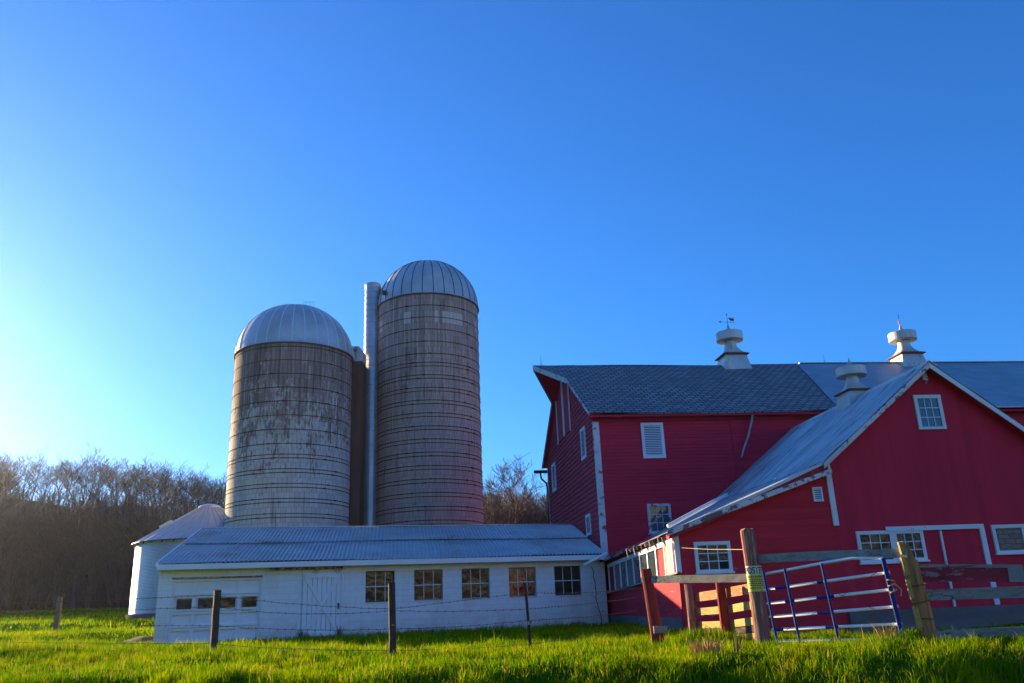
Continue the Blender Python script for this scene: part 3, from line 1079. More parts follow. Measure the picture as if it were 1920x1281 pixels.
cc.box(-.055, .09, AV - .05, AV - .012, 1.54, 2.60)
cc.build('corner_board', M['white'], shed)
WSH = Wall('front', AV)
window(shed, WSH, .5, 1.55, 1.53, 2.35, 3, 3, .10, 'glass_dark', 'white', True, label='nine pane window with a broken corner pane')
bp = MB()
WSH.box(bp, 1.15, 1.43, .0245, .030, 1.60, 1.83)
bp.build('broken_pane', M['dark'], shed)
louver(shed, WSH, 4.19, 4.48, 3.37, 3.78, 6, .045)
for k in range(10):
    v = -.9 - k * .93
    rt_ = MB()
    z = zs(-.3) - .12 - .1 * (v + 9.72) / 9.69
    rt_.bar((-.34, v, z - .015), (.1, v, z + .12), .11, .05, (0, 1, 0))
    rt_.build('rafter_tail', M['grey_wood' if k % 2 else 'dark_wood'], shed)
    if k > 4:
        hk = MB()
        hk.tube([(-.36, v + .2, z + .06), (-.40, v + .2, z + .04), (-.38, v + .2, z - .1), (-.36, v + .2, z - .22)], .014, 5)
        hk.build('gutter_strap', M['white_worn'], shed)
bb = MB()
side_piece(bb, -.3, -9.38, .10, .05, .42, .36, 0, .045)
bb.build('base_board', M['foundation'], shed)

gut = MB()
gut.tube([(-.35, -2.3, 2.56), (-.55, -2.15, 2.46), (-1.12, -1.85, 2.2)], .055, 10)
g_o = gut.build('loose_gutter', M['white_clean'], None)
# place in the barn frame
g_o.location = BO
g_o.rotation_euler = (0, 0, R(BY))
tag(g_o, 'short white gutter pipe hanging loose past the end of the shed eave', 'gutter')
dsp = MB()
dsp.tube([(-.12, -9.3, 2.82), (1.12, -8.35, 3.35), (2.40, -7.4, 3.88)], .06, 12)
d_o = dsp.build('drain_pipe', M['white_clean'], None, True)
d_o.location = BO
d_o.rotation_euler = (0, 0, R(BY))
tag(d_o, 'long white drain pipe lying slanted on the lean-to roof', 'pipe')

# ------------------------------------------------------------------ WHITE GARAGE
GO = (-11.68922, 27.6, 0)
GYAW = 17.154
gar = thing('garage', 'long white block garage with grey corrugated roof and five paned windows', 'garage', GO, GYAW, (7.7, 0, 0))
GL, GD = 15.5, 13.0
holes = [(.42, 3.2, -.3, 2.13)] + [(a, b, 1.19, 2.22) for a, b in ((6.62, 7.62), (8.3, 9.32), (10.0, 11.03), (11.75, 12.78), (13.49, 14.53))]
wb = MB()
us = sorted(set([0, GL] + [h[0] for h in holes] + [h[1] for h in holes]))
zz_ = sorted(set([-.5, -.3, 2.55] + [h[2] for h in holes] + [h[3] for h in holes]))
for i in range(len(us) - 1):
    for k in range(len(zz_) - 1):
        cu, cz = (us[i] + us[i + 1]) / 2, (zz_[k] + zz_[k + 1]) / 2
        if any(h[0] < cu < h[1] and h[2] < cz < h[3] for h in holes): continue
        wb.poly([(us[i], 0, zz_[k]), (us[i + 1], 0, zz_[k]), (us[i + 1], 0, zz_[k + 1]), (us[i], 0, zz_[k + 1])])
DEP = .16
for a, b, z0, z1 in holes:
    wb.poly([(a, 0, z0), (a, DEP, z0), (a, DEP, z1), (a, 0, z1)])
    wb.poly([(b, DEP, z0), (b, 0, z0), (b, 0, z1), (b, DEP, z1)])
    wb.poly([(a, 0, z1), (a, DEP, z1), (b, DEP, z1), (b, 0, z1)])
    wb.poly([(a, DEP, z0), (a, 0, z0), (b, 0, z0), (b, DEP, z0)])
zg = lambda v: 2.60 + .252 * (v + .45) if v <= 6.5 else 2.60 + .252 * (13.45 - v)
wb.poly([(0, 0, -.5), (0, 0, zg(0) - .1), (.78, 6.5, zg(6.5) - .1), (1.56, 13, zg(13) - .1), (1.56, 13, -.5)])
wb.poly([(1.56, 13, -.5), (1.56, 13, 2.5), (17.4, 13, 2.5), (17.4, 13, -.5)])
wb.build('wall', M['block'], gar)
fa = MB()
fa.box(-.03, 15.42, -.45, -.42, 2.40, 2.57)
fa.box(-.03, 15.42, -.42, .0, 2.40, 2.43)
fa.build('fascia', M['fascia'], gar)
# corrugated roof
le = lambda v: -.06 + (v + .45) / 6.95 * .84
re = lambda v: 15.46 + (v + .45) / 6.95 * 1.26
roof = MB()


def corr(mb, va, vb, lift, period=.14, amp=.024, und=.0):
    nper = 110
    ns = nper * 6
    rows = []
    for v in (va, (va + vb) / 2, vb):
        z = zg(v) + lift
        rows.append([(le(v) + (re(v) - le(v)) * k / ns, v, z + amp * math.sin(2 * PI * k / 6) + .02 * math.sin(k / ns * 9 + v)) for k in range(ns + 1)])
    mb.grid(rows)


corr(roof, -.47, 3.1, .0)
corr(roof, 2.95, 6.5, .04)
corr(roof, 13.4, 6.5, .0)
roof.build('corrugated_roof', M['garage_roof'], gar)
rg_ = MB()
rg_.bar((le(6.5), 6.5, zg(6.5) + .035), (re(6.5) - .05, 6.5, zg(6.5) + .035), .03, .3, (0, 1, 0))
rg_.build('ridge_cap', M['garage_roof'], gar)
vg = MB()
vg.bar((le(-.47) - .01, -.47, zg(-.47) - .03), (le(6.5) - .01, 6.5, zg(6.5) - .03), .12, .04, (1, 0, 0))
vg.build('verge_board', M['fascia'], gar)
# overhead door
od = MB()
od.box(.42, 3.2, .145, .16, -.3, 2.13)
odo = od.build('overhead_door', M['door_white'], gar)
pn = MB()
cols_ = [.42 + 2.78 * k / 4 for k in range(5)]
rows_ = [.08, .60, 1.10, 1.60, 2.12]
for r_ in range(4):
    pn.box(.42, 3.2, .07, .145, rows_[r_] + .014, rows_[r_] + .075)
    pn.box(.42, 3.2, .07, .145, rows_[r_ + 1] - .075, rows_[r_ + 1] - .006)
    for k in range(5):
        x0, x1 = max(.42, cols_[k] - .065), min(3.2, cols_[k] + .065)
        pn.box(x0, x1, .0705, .145, rows_[r_] + .075, rows_[r_ + 1] - .075)
pn.build('door_rails', M['door_white'], odo)
for k in range(4):
    g = MB()
    a0 = (.59, 1.24, 1.93, 2.6)[k]
    g.box(a0, a0 + .46, .10, .144, 1.19, 1.50)
    g.build('door_window', M['glass_brown' if k > 1 else 'glass_dark'], odo)
hdl = MB()
hdl.box(1.78, 1.88, .04, .0695, .64, .68)
hdl.build('door_handle', M['iron'], odo)
dh = MB()
dh.box(.40, 3.22, -.02, -.002, 2.132, 2.17)
dh.build('door_lintel', M['rust'], gar)
for k, (a, b, z0, z1) in enumerate(holes[1:]):
    f = MB()
    y0, y1 = .10, .14
    f.box(a + .003, b - .003, y0, y1, z1 - .035, z1 - .003)
    f.box(a + .003, b - .003, y0, y1, z0 + .003, z0 + .04)
    f.box(a + .003, a + .035, y0 + .002, y1, z0 + .04, z1 - .035)
    f.box(b - .035, b - .003, y0 + .002, y1, z0 + .04, z1 - .035)
    fo = f.build('window', M['iron'] if k in (0, 4) else M['grey_wood'], gar)
    g = MB()
    g.box(a + .035, b - .035, .125, .135, z0 + .04, z1 - .035)
    g.build('pane', M['glass_brown'], fo)
    m = MB()
    zm = (z0 + z1) / 2
    m.box(a + .035, b - .035, .103, .125, zm - .014, zm + .014)
    for q in (1, 2):
        x = a + (b - a) * q / 3 + .02
        m.box(x - .010, x + .010, .106, .125, z0 + .04, zm - .014)
        m.box(x - .010, x + .010, .106, .125, zm + .014, z1 - .035)
    m.build('muntin', M['white'], fo)
    s_ = MB()
    s_.box(a - .02, b + .02, -.035, .1, z0 - .03, z0 - .002)
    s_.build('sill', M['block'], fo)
# sliding door
sdm = MB()
x0, x1, z0, z1 = 4.52, 5.78, .14, 2.2
nb = 8
for k in range(nb):
    a, b = x0 + (x1 - x0) * k / nb, x0 + (x1 - x0) * (k + 1) / nb
    sdm.box(a + .007, b - .007, -.09, -.02, z0, z1)
sdo = sdm.build('sliding_door', M['door_white'], gar)
br = MB()
for (pa, pb) in (((x0 + .06, z1 - .1), (x1 - .06, z1 - .1)), ((x0 + .06, z0 + .1), (x1 - .06, z0 + .1))):
    br.bar((pa[0], -.115, pa[1]), (pb[0], -.115, pb[1]), .12, .05, (0, 1, 0))
br.bar((x0 + .1, -.114, z0 + .16), (x1 - .1, -.114, z1 - .16), .12, .048, (0, 1, 0))
br.bar((x0 + .1, -.113, z1 - .16), (x0 + .62, -.113, 1.2), .10, .046, (0, 1, 0))
br.bar((x0 + .72, -.113, 1.05), (x1 - .1, -.113, z0 + .16), .10, .046, (0, 1, 0))
br.build('door_brace', M['door_white'], sdo)
lt = MB()
lt.box(5.68, 5.74, -.13, -.092, 1.02, 1.2)
lt.build('door_latch', M['iron'], sdo)
for x in (4.96, 5.66):
    h_ = MB()
    h_.box(x - .05, x + .05, -.115, -.092, 2.12, 2.33)
    h_.build('door_hanger', M['white_worn'], sdo)
tk = MB()
tk.box(3.42, 5.84, -.14, -.02, 2.32, 2.40)
tk.build('door_track', M['rust'], gar)
for x in (4.44, 5.84):
    jb = MB()
    jb.box(x - .05, x + .05, -.03, -.001, .05, 2.3)
    jb.build('door_jamb', M['door_white'], gar)

# ------------------------------------------------------------------ SILOS
def silo(name, label, c, rad, zwall, mat, hoops, ribs, dome_h, dark=True):
    s_ = thing(name, label, 'silo', (c[0], c[1], gz(*c)), 0, (0, 0, 0), 'concrete stave silos behind the garage')
    zb = gz(*c)
    H = zwall - zb
    wl = MB()
    wl.lathe([(rad, -.5), (rad, H)], (0, 0, 0), 96)
    wl.build('wall', mat, s_, True)
    dm = MB()
    prof = [(rad + .05, H - .06), (rad + .06, H + .04)]
    for k in range(15):
        a = PI / 2 * k / 14
        prof.append(((rad + .04) * math.cos(a) + .002, H + .06 + dome_h * math.sin(a)))
    dm.lathe(prof, (0, 0, 0), 96)
    dmo = dm.build('dome', M['dome'], s_, True)
    rb_ = MB()
    for k in range(ribs):
        a = 2 * PI * (k + .5) / ribs
        path = []
        for q in range(15):
            e = PI / 2 * q / 14.2
            rr = (rad + .045) * math.cos(e)
            path.append((rr * math.cos(a), rr * math.sin(a), H + .06 + (dome_h + .01) * math.sin(e)))
        rb_.tube(path, .028, 4, False)
    rb_.build('dome_seam', M['iron' if dark else 'white'], dmo)
    rim = MB()
    rim.tube([((rad + .06) * math.cos(2 * PI * k / 64), (rad + .06) * math.sin(2 * PI * k / 64), H - .03) for k in range(65)], .045, 6, False)
    rim.build('rim_band', M['vent_rust'], s_)
    for k, z in enumerate(hoops(H)):
        hp = MB()
        hp.tube([((rad + .012) * math.cos(2 * PI * q / 72), (rad + .012) * math.sin(2 * PI * q / 72), z) for q in range(73)], .022, 5, False)
        for a in (-1.9 + .11 * (k % 5), -.75 + .08 * (k % 4)):
            hp.bar(((rad + .03) * math.cos(a), (rad + .03) * math.sin(a), z), ((rad + .03) * math.cos(a + .045), (rad + .03) * math.sin(a + .045), z), .06, .06)
        hp.build('hoop', M['vent_rust'] if k % 4 == 1 else M['rust_dark'], s_)
    return s_, zb, H


M['rust_dark'] = painted('dark_rust_steel', (.06, .045, .04), .3, rough=.8)
SC = (-12.95, 47.0)
TC = (-5.42, 51.0)
hs = lambda H: [H - .78 * k - .25 for k in range(0, 8)] + [H - .78 * k - .25 + d for k in range(8, 20) for d in (0, .2)]
short, szb, sH = silo('silo', 'shorter concrete silo with peeling whitewash and a metal dome', SC, 3.36, 15.42, M['stave_short'], hs, 30, 3.2, False)
ht = lambda H: [H - .78 * k - .8 for k in range(0, 5)] + [H - .78 * k - .8 + d for k in range(5, 25) for d in (0, .22)]
tall, tzb, tH = silo('silo', 'taller bare concrete silo with a metal dome and white-streaked top courses', TC, 3.25, 19.62, M['stave_tall'], ht, 30, 3.25, True)
# covered chute of the short silo (square, dark) with a little dormer on top
ch = MB()
cx, cy = 3.28, 2.15
ch.box(cx - .5, cx + .46, cy - .68, cy + .80, -.3, sH + .18)
cho = ch.build('chute', M['dark_chute'], short)
dor = MB()
dor.prism([(cx - .75, cy - .52, sH + .18), (cx + .48, cy - .52, sH + .18), (cx + .48, cy - .52, sH + .85), (cx + .2, cy - .52, sH + 1.2), (cx - .75, cy - .52, sH + 1.2)], (0, 1.04, 0))
dor.build('dormer', M['vent'], cho)
dw = MB()
dw.box(cx - .12, cx + .12, cy - .54, cy - .522, sH + .86, sH + 1.06)
dw.build('dormer_opening', M['rust'], cho)
# round metal chute of the tall silo
tcx, tcy = -8.92 - TC[0], 50.3 - TC[1]
tb = MB()
prof = [(.53, -.4)]
z = -.2
while z < 20.9 - tzb:
    prof += [(.535, z), (.505, z + .405), (.50, z + .41)]
    z += .415
prof += [(.52, 21.0 - tzb), (.545, 21.25 - tzb), (.52, 21.33 - tzb), (.2, 21.4 - tzb), (.01, 21.41 - tzb)]
tb.lathe(prof, (tcx, tcy, 0), 28)
tbo = tb.build('chute', M['chute'], tall, False, 'round galvanised chute running up the side')
hd_ = MB()
hd_.bar((tcx + .1, tcy + .1, 20.75 - tzb), (tcx + 1.7, tcy + .5, 20.6 - tzb), .6, .6)
hd_.build('chute_hood', M['dome'], tbo)
br_ = MB()
for zz in (4, 7, 10, 13, 16, 19):
    br_.bar((tcx + .3, tcy + .1, zz), (tcx + .7, tcy + .2, zz), .05, .05)
br_.build('chute_bracket', M['iron'], tbo)
hatch = MB()
hatch.box(-2.62, -2.4, -2.4, -2.2, tH + .35, tH + .62)
hatch.build('dome_hatch', M['iron'], tall)
cage = MB()
for q in range(4):
    cage.tube([(.5 + .22 * q, -.5, sH + 3.1), (.5 + .22 * q, -.5, sH + 3.42)], .014, 4)
cage.tube([(.5, -.5, sH + 3.42), (1.16, -.5, sH + 3.42)], .014, 4)
cage.build('dome_railing', M['pale_wire'], short)

# ------------------------------------------------------------------ GRAIN BIN
BC = (-17.75, 48.0)
bz = 1.0
binn = thing('grain_bin', 'round corrugated steel grain bin with conical roof behind the garage', 'grain bin', (BC[0], BC[1], bz))
bw = MB()
prof = []
ncor = 52
for k in range(ncor * 4 + 1):
    z = .32 + (4.02 - .32) * k / (ncor * 4)
    prof.append((3.72 + .012 * math.sin(2 * PI * k / 4), z))
bw.lathe(prof, (0, 0, 0), 72)
bw.build('wall', M['bin'], binn, True)
bb_ = MB()
bb_.lathe([(3.86, -.8), (3.86, .30), (3.7, .32)], (0, 0, 0), 64)
bb_.build('foundation', M['foundation'], binn)
brf = MB()
NR = 36
rows = []
for r_, z in ((3.90, 3.98), (3.0, 4.52), (2.0, 5.13), (1.2, 5.62), (.55, 6.02)):
    rows.append([((r_) * math.cos(2 * PI * k / (NR * 2)), r_ * math.sin(2 * PI * k / (NR * 2)), z) for k in range(NR * 2 + 1)])
brf.grid(rows)
bro = brf.build('conical_roof', M['bin_roof'], binn, True)
rbb = MB()
for k in range(NR):
    a = 2 * PI * k / NR
    rbb.tube([(3.92 * math.cos(a), 3.92 * math.sin(a), 3.985), (.55 * math.cos(a), .55 * math.sin(a), 6.045)], .03, 4)
rbb.build('roof_rib', M['bin_roof'], bro)
cp = MB()
cp.lathe([(.62, 5.96), (.62, 6.04), (.5, 6.14), (.30, 6.2), (.01, 6.22)], (0, 0, 0), 24)
cp.build('roof_cap', M['bin'], bro)
ev = MB()
ev.tube([(3.9 * math.cos(2 * PI * k / 64), 3.9 * math.sin(2 * PI * k / 64), 3.97) for k in range(65)], .03, 5, False)
for k in range(NR):
    a = 2 * PI * (k + .5) / NR
    ev.box(3.88 * math.cos(a) - .035, 3.88 * math.cos(a) + .035, 3.88 * math.sin(a) - .035, 3.88 * math.sin(a) + .035, 3.86, 3.96)
ev.build('eave_ring', M['iron'], bro)
ht_ = MB()
ht_.bar((-2.5, -.55, 4.93), (-1.9, -.45, 5.27), .5, .16, (0, 0, 1))
ht_.build('roof_hatch', M['bin'], bro)

# ------------------------------------------------------------------ FENCES, POSTS, GATE
def post_round(mb, x, y, z0, z1, r0, r1, lean=(0, 0), n=14, rag=.03, seed=0):
    q = random.Random(seed)
    rows = []
    m = 9
    offs = [q.uniform(-.08, .08) for _ in range(n)]
    for i in range(m + 1):
        t_ = i / m
        rr = r0 + (r1 - r0) * t_
        row = []
        for k in range(n):
            a = 2 * PI * k / n
            r_ = rr * (1 + offs[k] + .03 * math.sin(5 * t_ + k))
            zz = z0 + (z1 - z0) * t_ + (q.uniform(-rag, rag) if i == m else 0)
            row.append((x + lean[0] * t_ + r_ * math.cos(a), y + lean[1] * t_ + r_ * math.sin(a), zz))
        rows.append(row + [row[0]])
    mb.grid(rows)
    mb.poly([p for p in rows[-1][:-1]])


def post_square(mb, x, y, z0, z1, wx, wy, lean=(0, 0), yaw=0, seed=0):
    q = random.Random(seed)
    c, s_ = math.cos(yaw), math.sin(yaw)
    m = 7
    rows = []
    for i in range(m + 1):
        t_ = i / m
        j = (q.uniform(-.006, .006), q.uniform(-.006, .006)) if 0 < i < m else (0, 0)
        row = []
        for a, b in ((-1, -1), (-.85, -1.08), (.85, -1.08), (1, -1), (1.06, 0), (1, 1), (-1, 1), (-1.06, 0)):
            px, py = a * wx / 2, b * wy / 2
            row.append((x + lean[0] * t_ + j[0] + c * px - s_ * py, y + lean[1] * t_ + j[1] + s_ * px + c * py, z0 + (z1 - z0) * t_ + (q.uniform(-.012, .012) if i == m else 0)))
        rows.append(row + [row[0]])
    mb.grid(rows)
    mb.poly(rows[-1][:-1])


wf = thing('barbed_wire_fence', 'barbed wire fence of two dark wooden posts and a rusty metal post before the garage', 'fence', (0, 0, 0), 0, (-2.5, 16.8, gz(-2.5, 16.8)))
p1 = (-6.224, 17.58)
p2 = (-2.475, 16.59)
pt = (.138, 17.41)
zp = {}
for nm, (x, y), zt, wd, ln, sd_ in (('wooden_post', p1, 1.375, .13, (.0, .02), 1), ('wooden_post', p2, 1.33, .122, (-.035, .0), 2)):
    b_ = MB()
    post_square(b_, x, y, gz(x, y) - .4, zt, wd, wd * .9, ln, .52 if sd_ == 1 else .30, sd_)
    po = b_.build(nm, M['dark_wood'], wf)
    kn = MB()
    kn.lathe([(.001, 0), (.022, .004), (.03, .012)], (x + (.0 if sd_ == 1 else .012), y - wd / 2 - .012, .66 if sd_ == 1 else .55), 10)
    kn.box(x - .016, x + .016, y - wd / 2 - .018, y - wd / 2 - .004, (.66 if sd_ == 1 else .55), (.70 if sd_ == 1 else .58))
    kn.build('insulator', M['rust'], po)
b_ = MB()
tz = gz(*pt) - .3
b_.bar((pt[0], pt[1], tz), (pt[0] - .075, pt[1], 1.27), .012, .055, (1, 0, 0))
b_.bar((pt[0], pt[1] - .02, tz), (pt[0] - .075, pt[1] - .02, 1.27), .05, .012, (1, 0, 0))
for k in range(16):
    t_ = .25 + k * .045
    b_.box(pt[0] - .075 * t_ - .013, pt[0] - .075 * t_ + .013, pt[1] - .054, pt[1] - .04, tz + (1.27 - tz) * t_, tz + (1.27 - tz) * t_ + .012)
tpo = b_.build('metal_post', M['dark_wood'], wf)
kn = MB()
kn.box(pt[0] - .06, pt[0] + .02, pt[1] - .07, pt[1] - .03, .46, .53)
kn.build('insulator', M['rust'], tpo)


def strand(pts, sags, seed):
    q = random.Random(seed)
    mb = MB()
    path = []
    for i in range(len(pts) - 1):
        a, b = Vector(pts[i]), Vector(pts[i + 1])
        n = max(6, int((b - a).length / .16))
        for k in range(n):
            t_ = k / n
            p = a.lerp(b, t_)
            p.z -= sags[i] * 4 * t_ * (1 - t_)
            p += Vector((0, q.uniform(-.006, .006), q.uniform(-.006, .006)))
            path.append(p)
    path.append(Vector(pts[-1]))
    mb.tube(path, .0058, 4)
    for i in range(1, len(path) - 1):
        p = path[i]
        for s_ in (-1, 1):
            mb.tube([p + Vector((-.004, 0, -.016 * s_)), p + Vector((.012 * s_, -.012, .02 * s_))], .0036, 3)
    return mb


xe, ye = 3.0, 23.0
LFT = (-15.5, 20.2)
lz = gz(*LFT)
for i, (z0, za, zb2, zc, zd, sg) in enumerate((
        (1.42, 1.27, .86, 1.07, 1.17, (.03, .05, .0, .05)), (1.20, 1.05, .83, .76, .93, (.03, .10, .03, .02)),
        (1.02, .69, .50, .54, .60, (.02, .05, .03, .03)), (.74, .345, .12, .10, .12, (.04, .04, .03, .0)))):
    pts = [(LFT[0], LFT[1], z0), (p1[0], p1[1] - .09, za), (p2[0], p2[1] - .09, zb2), (pt[0] - .04, pt[1] - .05, zc), (xe, ye, zd)]
    sb = strand(pts, sg, 40 + i)
    sb.build('barbed_wire', M['wire'], wf)

b_ = MB()
fx, fy = -18.13, 33.78
post_square(b_, fx, fy, gz(fx, fy) - .3, 1.93, .17, .17, (.0, 0), .2, 9)
fpo = b_.build('fence_post', M['far_wood'], None)
tag(fpo, 'lone weathered wooden post standing far out in the sunny field', 'post')

# red corner post with rail end
rp = (2.76, 18.19)
rpo = thing('corner_post', 'red painted wooden corner post leaning beside the lean-to shed', 'post', (0, 0, 0), 0, (rp[0], rp[1], gz(*rp)))
b_ = MB()
post_round(b_, rp[0] + .03, rp[1], gz(*rp) - .3, 1.46, .135, .115, (-.16, 0), 14, .02, 5)
b_.build('post_shaft', M['red_post'], rpo)
b_ = MB()
b_.box(rp[0] - .1, rp[0] + .18, rp[1] - .22, rp[1] - .15, .18, .32)
b_.build('board_stub', M['grey_wood'], rpo)

# gate posts
GP = (4.30, 16.05)
gp = MB()
post_round(gp, GP[0] + .06, GP[1], gz(*GP) - .4, 2.02, .145, .130, (-.07, 0), 16, .035, 7)
gpo = gp.build('gate_post', M['round_wood'], None)
tag(gpo, 'thick round wooden gate post carrying the yellow POSTED sign', 'gate post', 'wooden gate posts')
SPX = (6.40, 14.2)
sp = thing('gate_post', 'split weathered orange gate post with pointed splintered top', 'gate post', (0, 0, 0), 0, (SPX[0], SPX[1], gz(*SPX)), 'wooden gate posts')
b_ = MB()
z0 = gz(*SPX) - .3
rows = []
prof_ = [(-.135, -.05), (-.11, -.10), (-.03, -.125), (.05, -.12), (.12, -.07), (.13, .03), (.08, .11), (-.03, .13), (-.11, .08)]
for i in range(9):
    t_ = i / 8
    row = []
    for k, (a, b) in enumerate(prof_):
        zt = 1.36 + (.22 if a < -.08 and b < 0 else (.14 if a < 0 else -.10 * (a + .13) / .26))
        row.append((SPX[0] + .12 - .115 * t_ + a * (1.0 - .04 * t_) + .006 * math.sin(7 * t_ + k), SPX[1] + b, z0 + (zt - z0) * t_))
    rows.append(row + [row[0]])
b_.grid(rows)
b_.poly(rows[-1][:-1])
b_.build('post_shaft', M['split_wood'], sp)
b_ = MB()
for i, (za, zb2, dx, wd) in enumerate(((1.37, 1.57, -.135, .06), (1.02, 1.32, -.135, .05), (.66, .98, -.11, .035), (.20, .55, -.075, .05))):
    b_.hexa([(SPX[0] + dx - .02, SPX[1] - .13, za), (SPX[0] + dx + wd, SPX[1] - .135, za + .03), (SPX[0] + dx + wd, SPX[1] - .10, za), (SPX[0] + dx - .03, SPX[1] - .09, za),
             (SPX[0] + dx - .04, SPX[1] - .125, zb2), (SPX[0] + dx + wd - .02, SPX[1] - .128, zb2 - .06), (SPX[0] + dx + wd - .02, SPX[1] - .10, zb2), (SPX[0] + dx - .05, SPX[1] - .085, zb2)])
b_.build('splinter', M['board_tan'], sp)
for z, dz in ((.88, .02), (.36, -.01), (.62, .03)):
    b_ = MB()
    b_.tube([(SPX[0] + .06 + .155 * math.cos(2 * PI * k / 20), SPX[1] + .155 * math.sin(2 * PI * k / 20), z + dz * math.cos(2 * PI * k / 20)) for k in range(21)], .008, 4, False)
    b_.build('wire_wrap', M['wire'], sp)

# sign wrapped on the gate post
sg_ = thing('posted_sign', 'yellow POSTED sign wrapped round the thick round gate post', 'sign', (GP[0] + .02, GP[1], 1.12), 0)
SR = .152
ZB, ZT = -.225, .235


def cyl(a, z, r_=SR): return (r_ * math.sin(a), -r_ * math.cos(a), z)


for nm, mm, a, b in (('sign_sheet', 'sign_yellow', -1.35, 1.2),):
    s_ = MB()
    for (za, zb2, mat_, part) in ((ZB, .075, 'sign_yellow', 'sign_sheet'), (.075, ZT, 'sign_pale', 'sign_header')):
        s_ = MB()
        n = 20
        rows = []
        for rr in (SR - .002, SR):
            rows.append([cyl(a + (b - a) * k / n, za, rr) for k in range(n + 1)])
            rows.append([cyl(a + (b - a) * k / n, zb2, rr) for k in range(n + 1)])
        s_.grid([rows[2], rows[3]])
        s_.grid([rows[1], rows[0]])
        s_.grid([rows[0], rows[2]])
        s_.grid([rows[3], rows[1]])
        s_.build(part, M[mat_], sg_)


def bent_text(txt, size, zc, width, name):
    cu = bpy.data.curves.new(name, 'FONT')
    cu.body = txt
    cu.size = size
    cu.align_x = 'CENTER'
    cu.align_y = 'CENTER'
    cu.offset = .012 * size
    ob = bpy.data.objects.new(name, cu)
    COL.objects.link(ob)
    bpy.context.view_layer.update()
    dg = bpy.context.evaluated_depsgraph_get()
    me_ = bpy.data.meshes.new_from_object(ob.evaluated_get(dg))
    bpy.data.objects.remove(ob)
    xs = [v.co.x for v in me_.vertices]
    k = width / (max(xs) - min(xs))
    for v in me_.vertices:
        a = v.co.x * k / SR - .06
        v.co = Vector(cyl(a, zc + v.co.y, SR + .003))
    me_.materials.clear()
    me_.materials.append(M['ink'])
    o = bpy.data.objects.new(name, me_)
    COL.objects.link(o)
    o.parent = sg_
    return o


bent_text('POSTED', .17, .145, .40, 'sign_lettering')
bent_text('PRIVATE PROPERTY', .042, .035, .34, 'sign_lettering')
fl_ = MB()
q = random.Random(4)
for i, z in enumerate((-.01, -.045, -.08, -.115, -.16)):
    a = -1.0 + .1 * (i % 2)
    end = .95 - (.5 if i == 4 else .1 * (i % 3))
    while a < end:
        w_ = q.uniform(.1, .28)
        b2 = min(a + w_, end)
        for s0 in range(3):
            aa, ab = a + (b2 - a) * s0 / 3, a + (b2 - a) * (s0 + 1) / 3
            fl_.poly([cyl(aa, z - .008, SR + .003), cyl(ab, z - .008, SR + .003), cyl(ab, z + .008, SR + .003), cyl(aa, z + .008, SR + .003)])
        a = b2 + .07
fl_.build('small_print', M['ink'], sg_)

# steel gate
GA = Vector((4.48, 15.82, 0))
GB = Vector((6.14, 14.22, 0))
gate = thing('farm_gate', 'tubular steel gate with blue uprights between two wooden gate posts', 'gate', (0, 0, 0), 0, (5.3, 15.0, 0))
zl_ = (1.19, .92, .68, .45, .23, .035)
zr_ = (1.33, 1.10, .83, .56, .29, .055)
gd = (GB - GA)
nrm = Vector((-gd.y, gd.x, 0)).normalized()
if nrm.y > 0: nrm = -nrm
for i in range(6):
    b_ = MB()
    a = GA + Vector((0, 0, zl_[i]))
    a = a - gd.normalized() * .10 * (zl_[i] / 1.19)
    c = GB - gd.normalized() * .10 * (zr_[i] / 1.33) + Vector((0, 0, zr_[i]))
    if i == 0:
        a2 = a.lerp(c, .75)
        a2.z += .07
        b_.tube([a, a.lerp(c, .3) + Vector((0, 0, .03)), a.lerp(c, .55) + Vector((0, 0, .06)), a2, c - gd * .02 - Vector((0, 0, .0))], .027, 10)
    else:
        b_.tube([a, c], .027, 10)
    ro = b_.build('gate_rail', M['bright_steel'], gate, True)
    for t0, t1 in {1: ((.1, .22), (.45, .5)), 2: ((.42, .56), (.16, .24)), 3: ((.40, .53),), 4: ((.44, .54), (.02, .1)), 5: ((.46, .54),), 0: ()}[i]:
        b2 = MB()
        b2.tube([a.lerp(c, t0), a.lerp(c, t1)], .0285, 10)
        b2.build('blue_paint_patch', M['blue_paint'], ro)
for t_ in (.03, .215, .52, .985):
    p_ = GA + gd * t_
    zt = zl_[0] + (zr_[0] - zl_[0]) * t_ + (.05 if 0 < t_ < .9 else .0)
    b_ = MB()
    w_ = .038 if t_ < .9 else .065
    lean_ = gd.normalized() * -.10
    b_.bar(p_ + nrm * .03, p_ + nrm * .03 + lean_ + Vector((0, 0, zt)), .012, w_, gd)
    uo = b_.build('gate_upright', M['blue_paint'], gate)
    b_ = MB()
    e_ = gd.normalized() * (-w_ / 2)
    b_.bar(p_ + nrm * .034 + e_, p_ + nrm * .034 + e_ + lean_ + Vector((0, 0, zt)), .022, .010, gd)
    b_.build('worn_edge', M['bright_steel'], uo)
for (t0, z0_, t1, z1_) in ((-.03, 1.52, .98, .35), (.10, .2, .97, 1.22)):
    b_ = MB()
    a = GA + gd * t0 + nrm * .05
    c = GA + gd * t1 + nrm * .05
    b_.tube([a + Vector((0, 0, z0_)), a.lerp(c, .5) + Vector((0, 0, (z0_ + z1_) / 2 - .03)), c + Vector((0, 0, z1_))], .0045, 4)
    b_.build('brace_wire', M['wire'], gate)
b_ = MB()
for zz, tt in ((.90, .015), (.97, -.01), (.80, .02)):
    cc_ = GB - gd.normalized() * .10 * (zz / 1.33) + nrm * .03
    b_.tube([cc_ + Vector((.055 * math.cos(2 * PI * k / 12), .03 * math.sin(2 * PI * k / 12), zz + tt * math.cos(2 * PI * k / 12))) for k in range(13)], .012, 5, False)
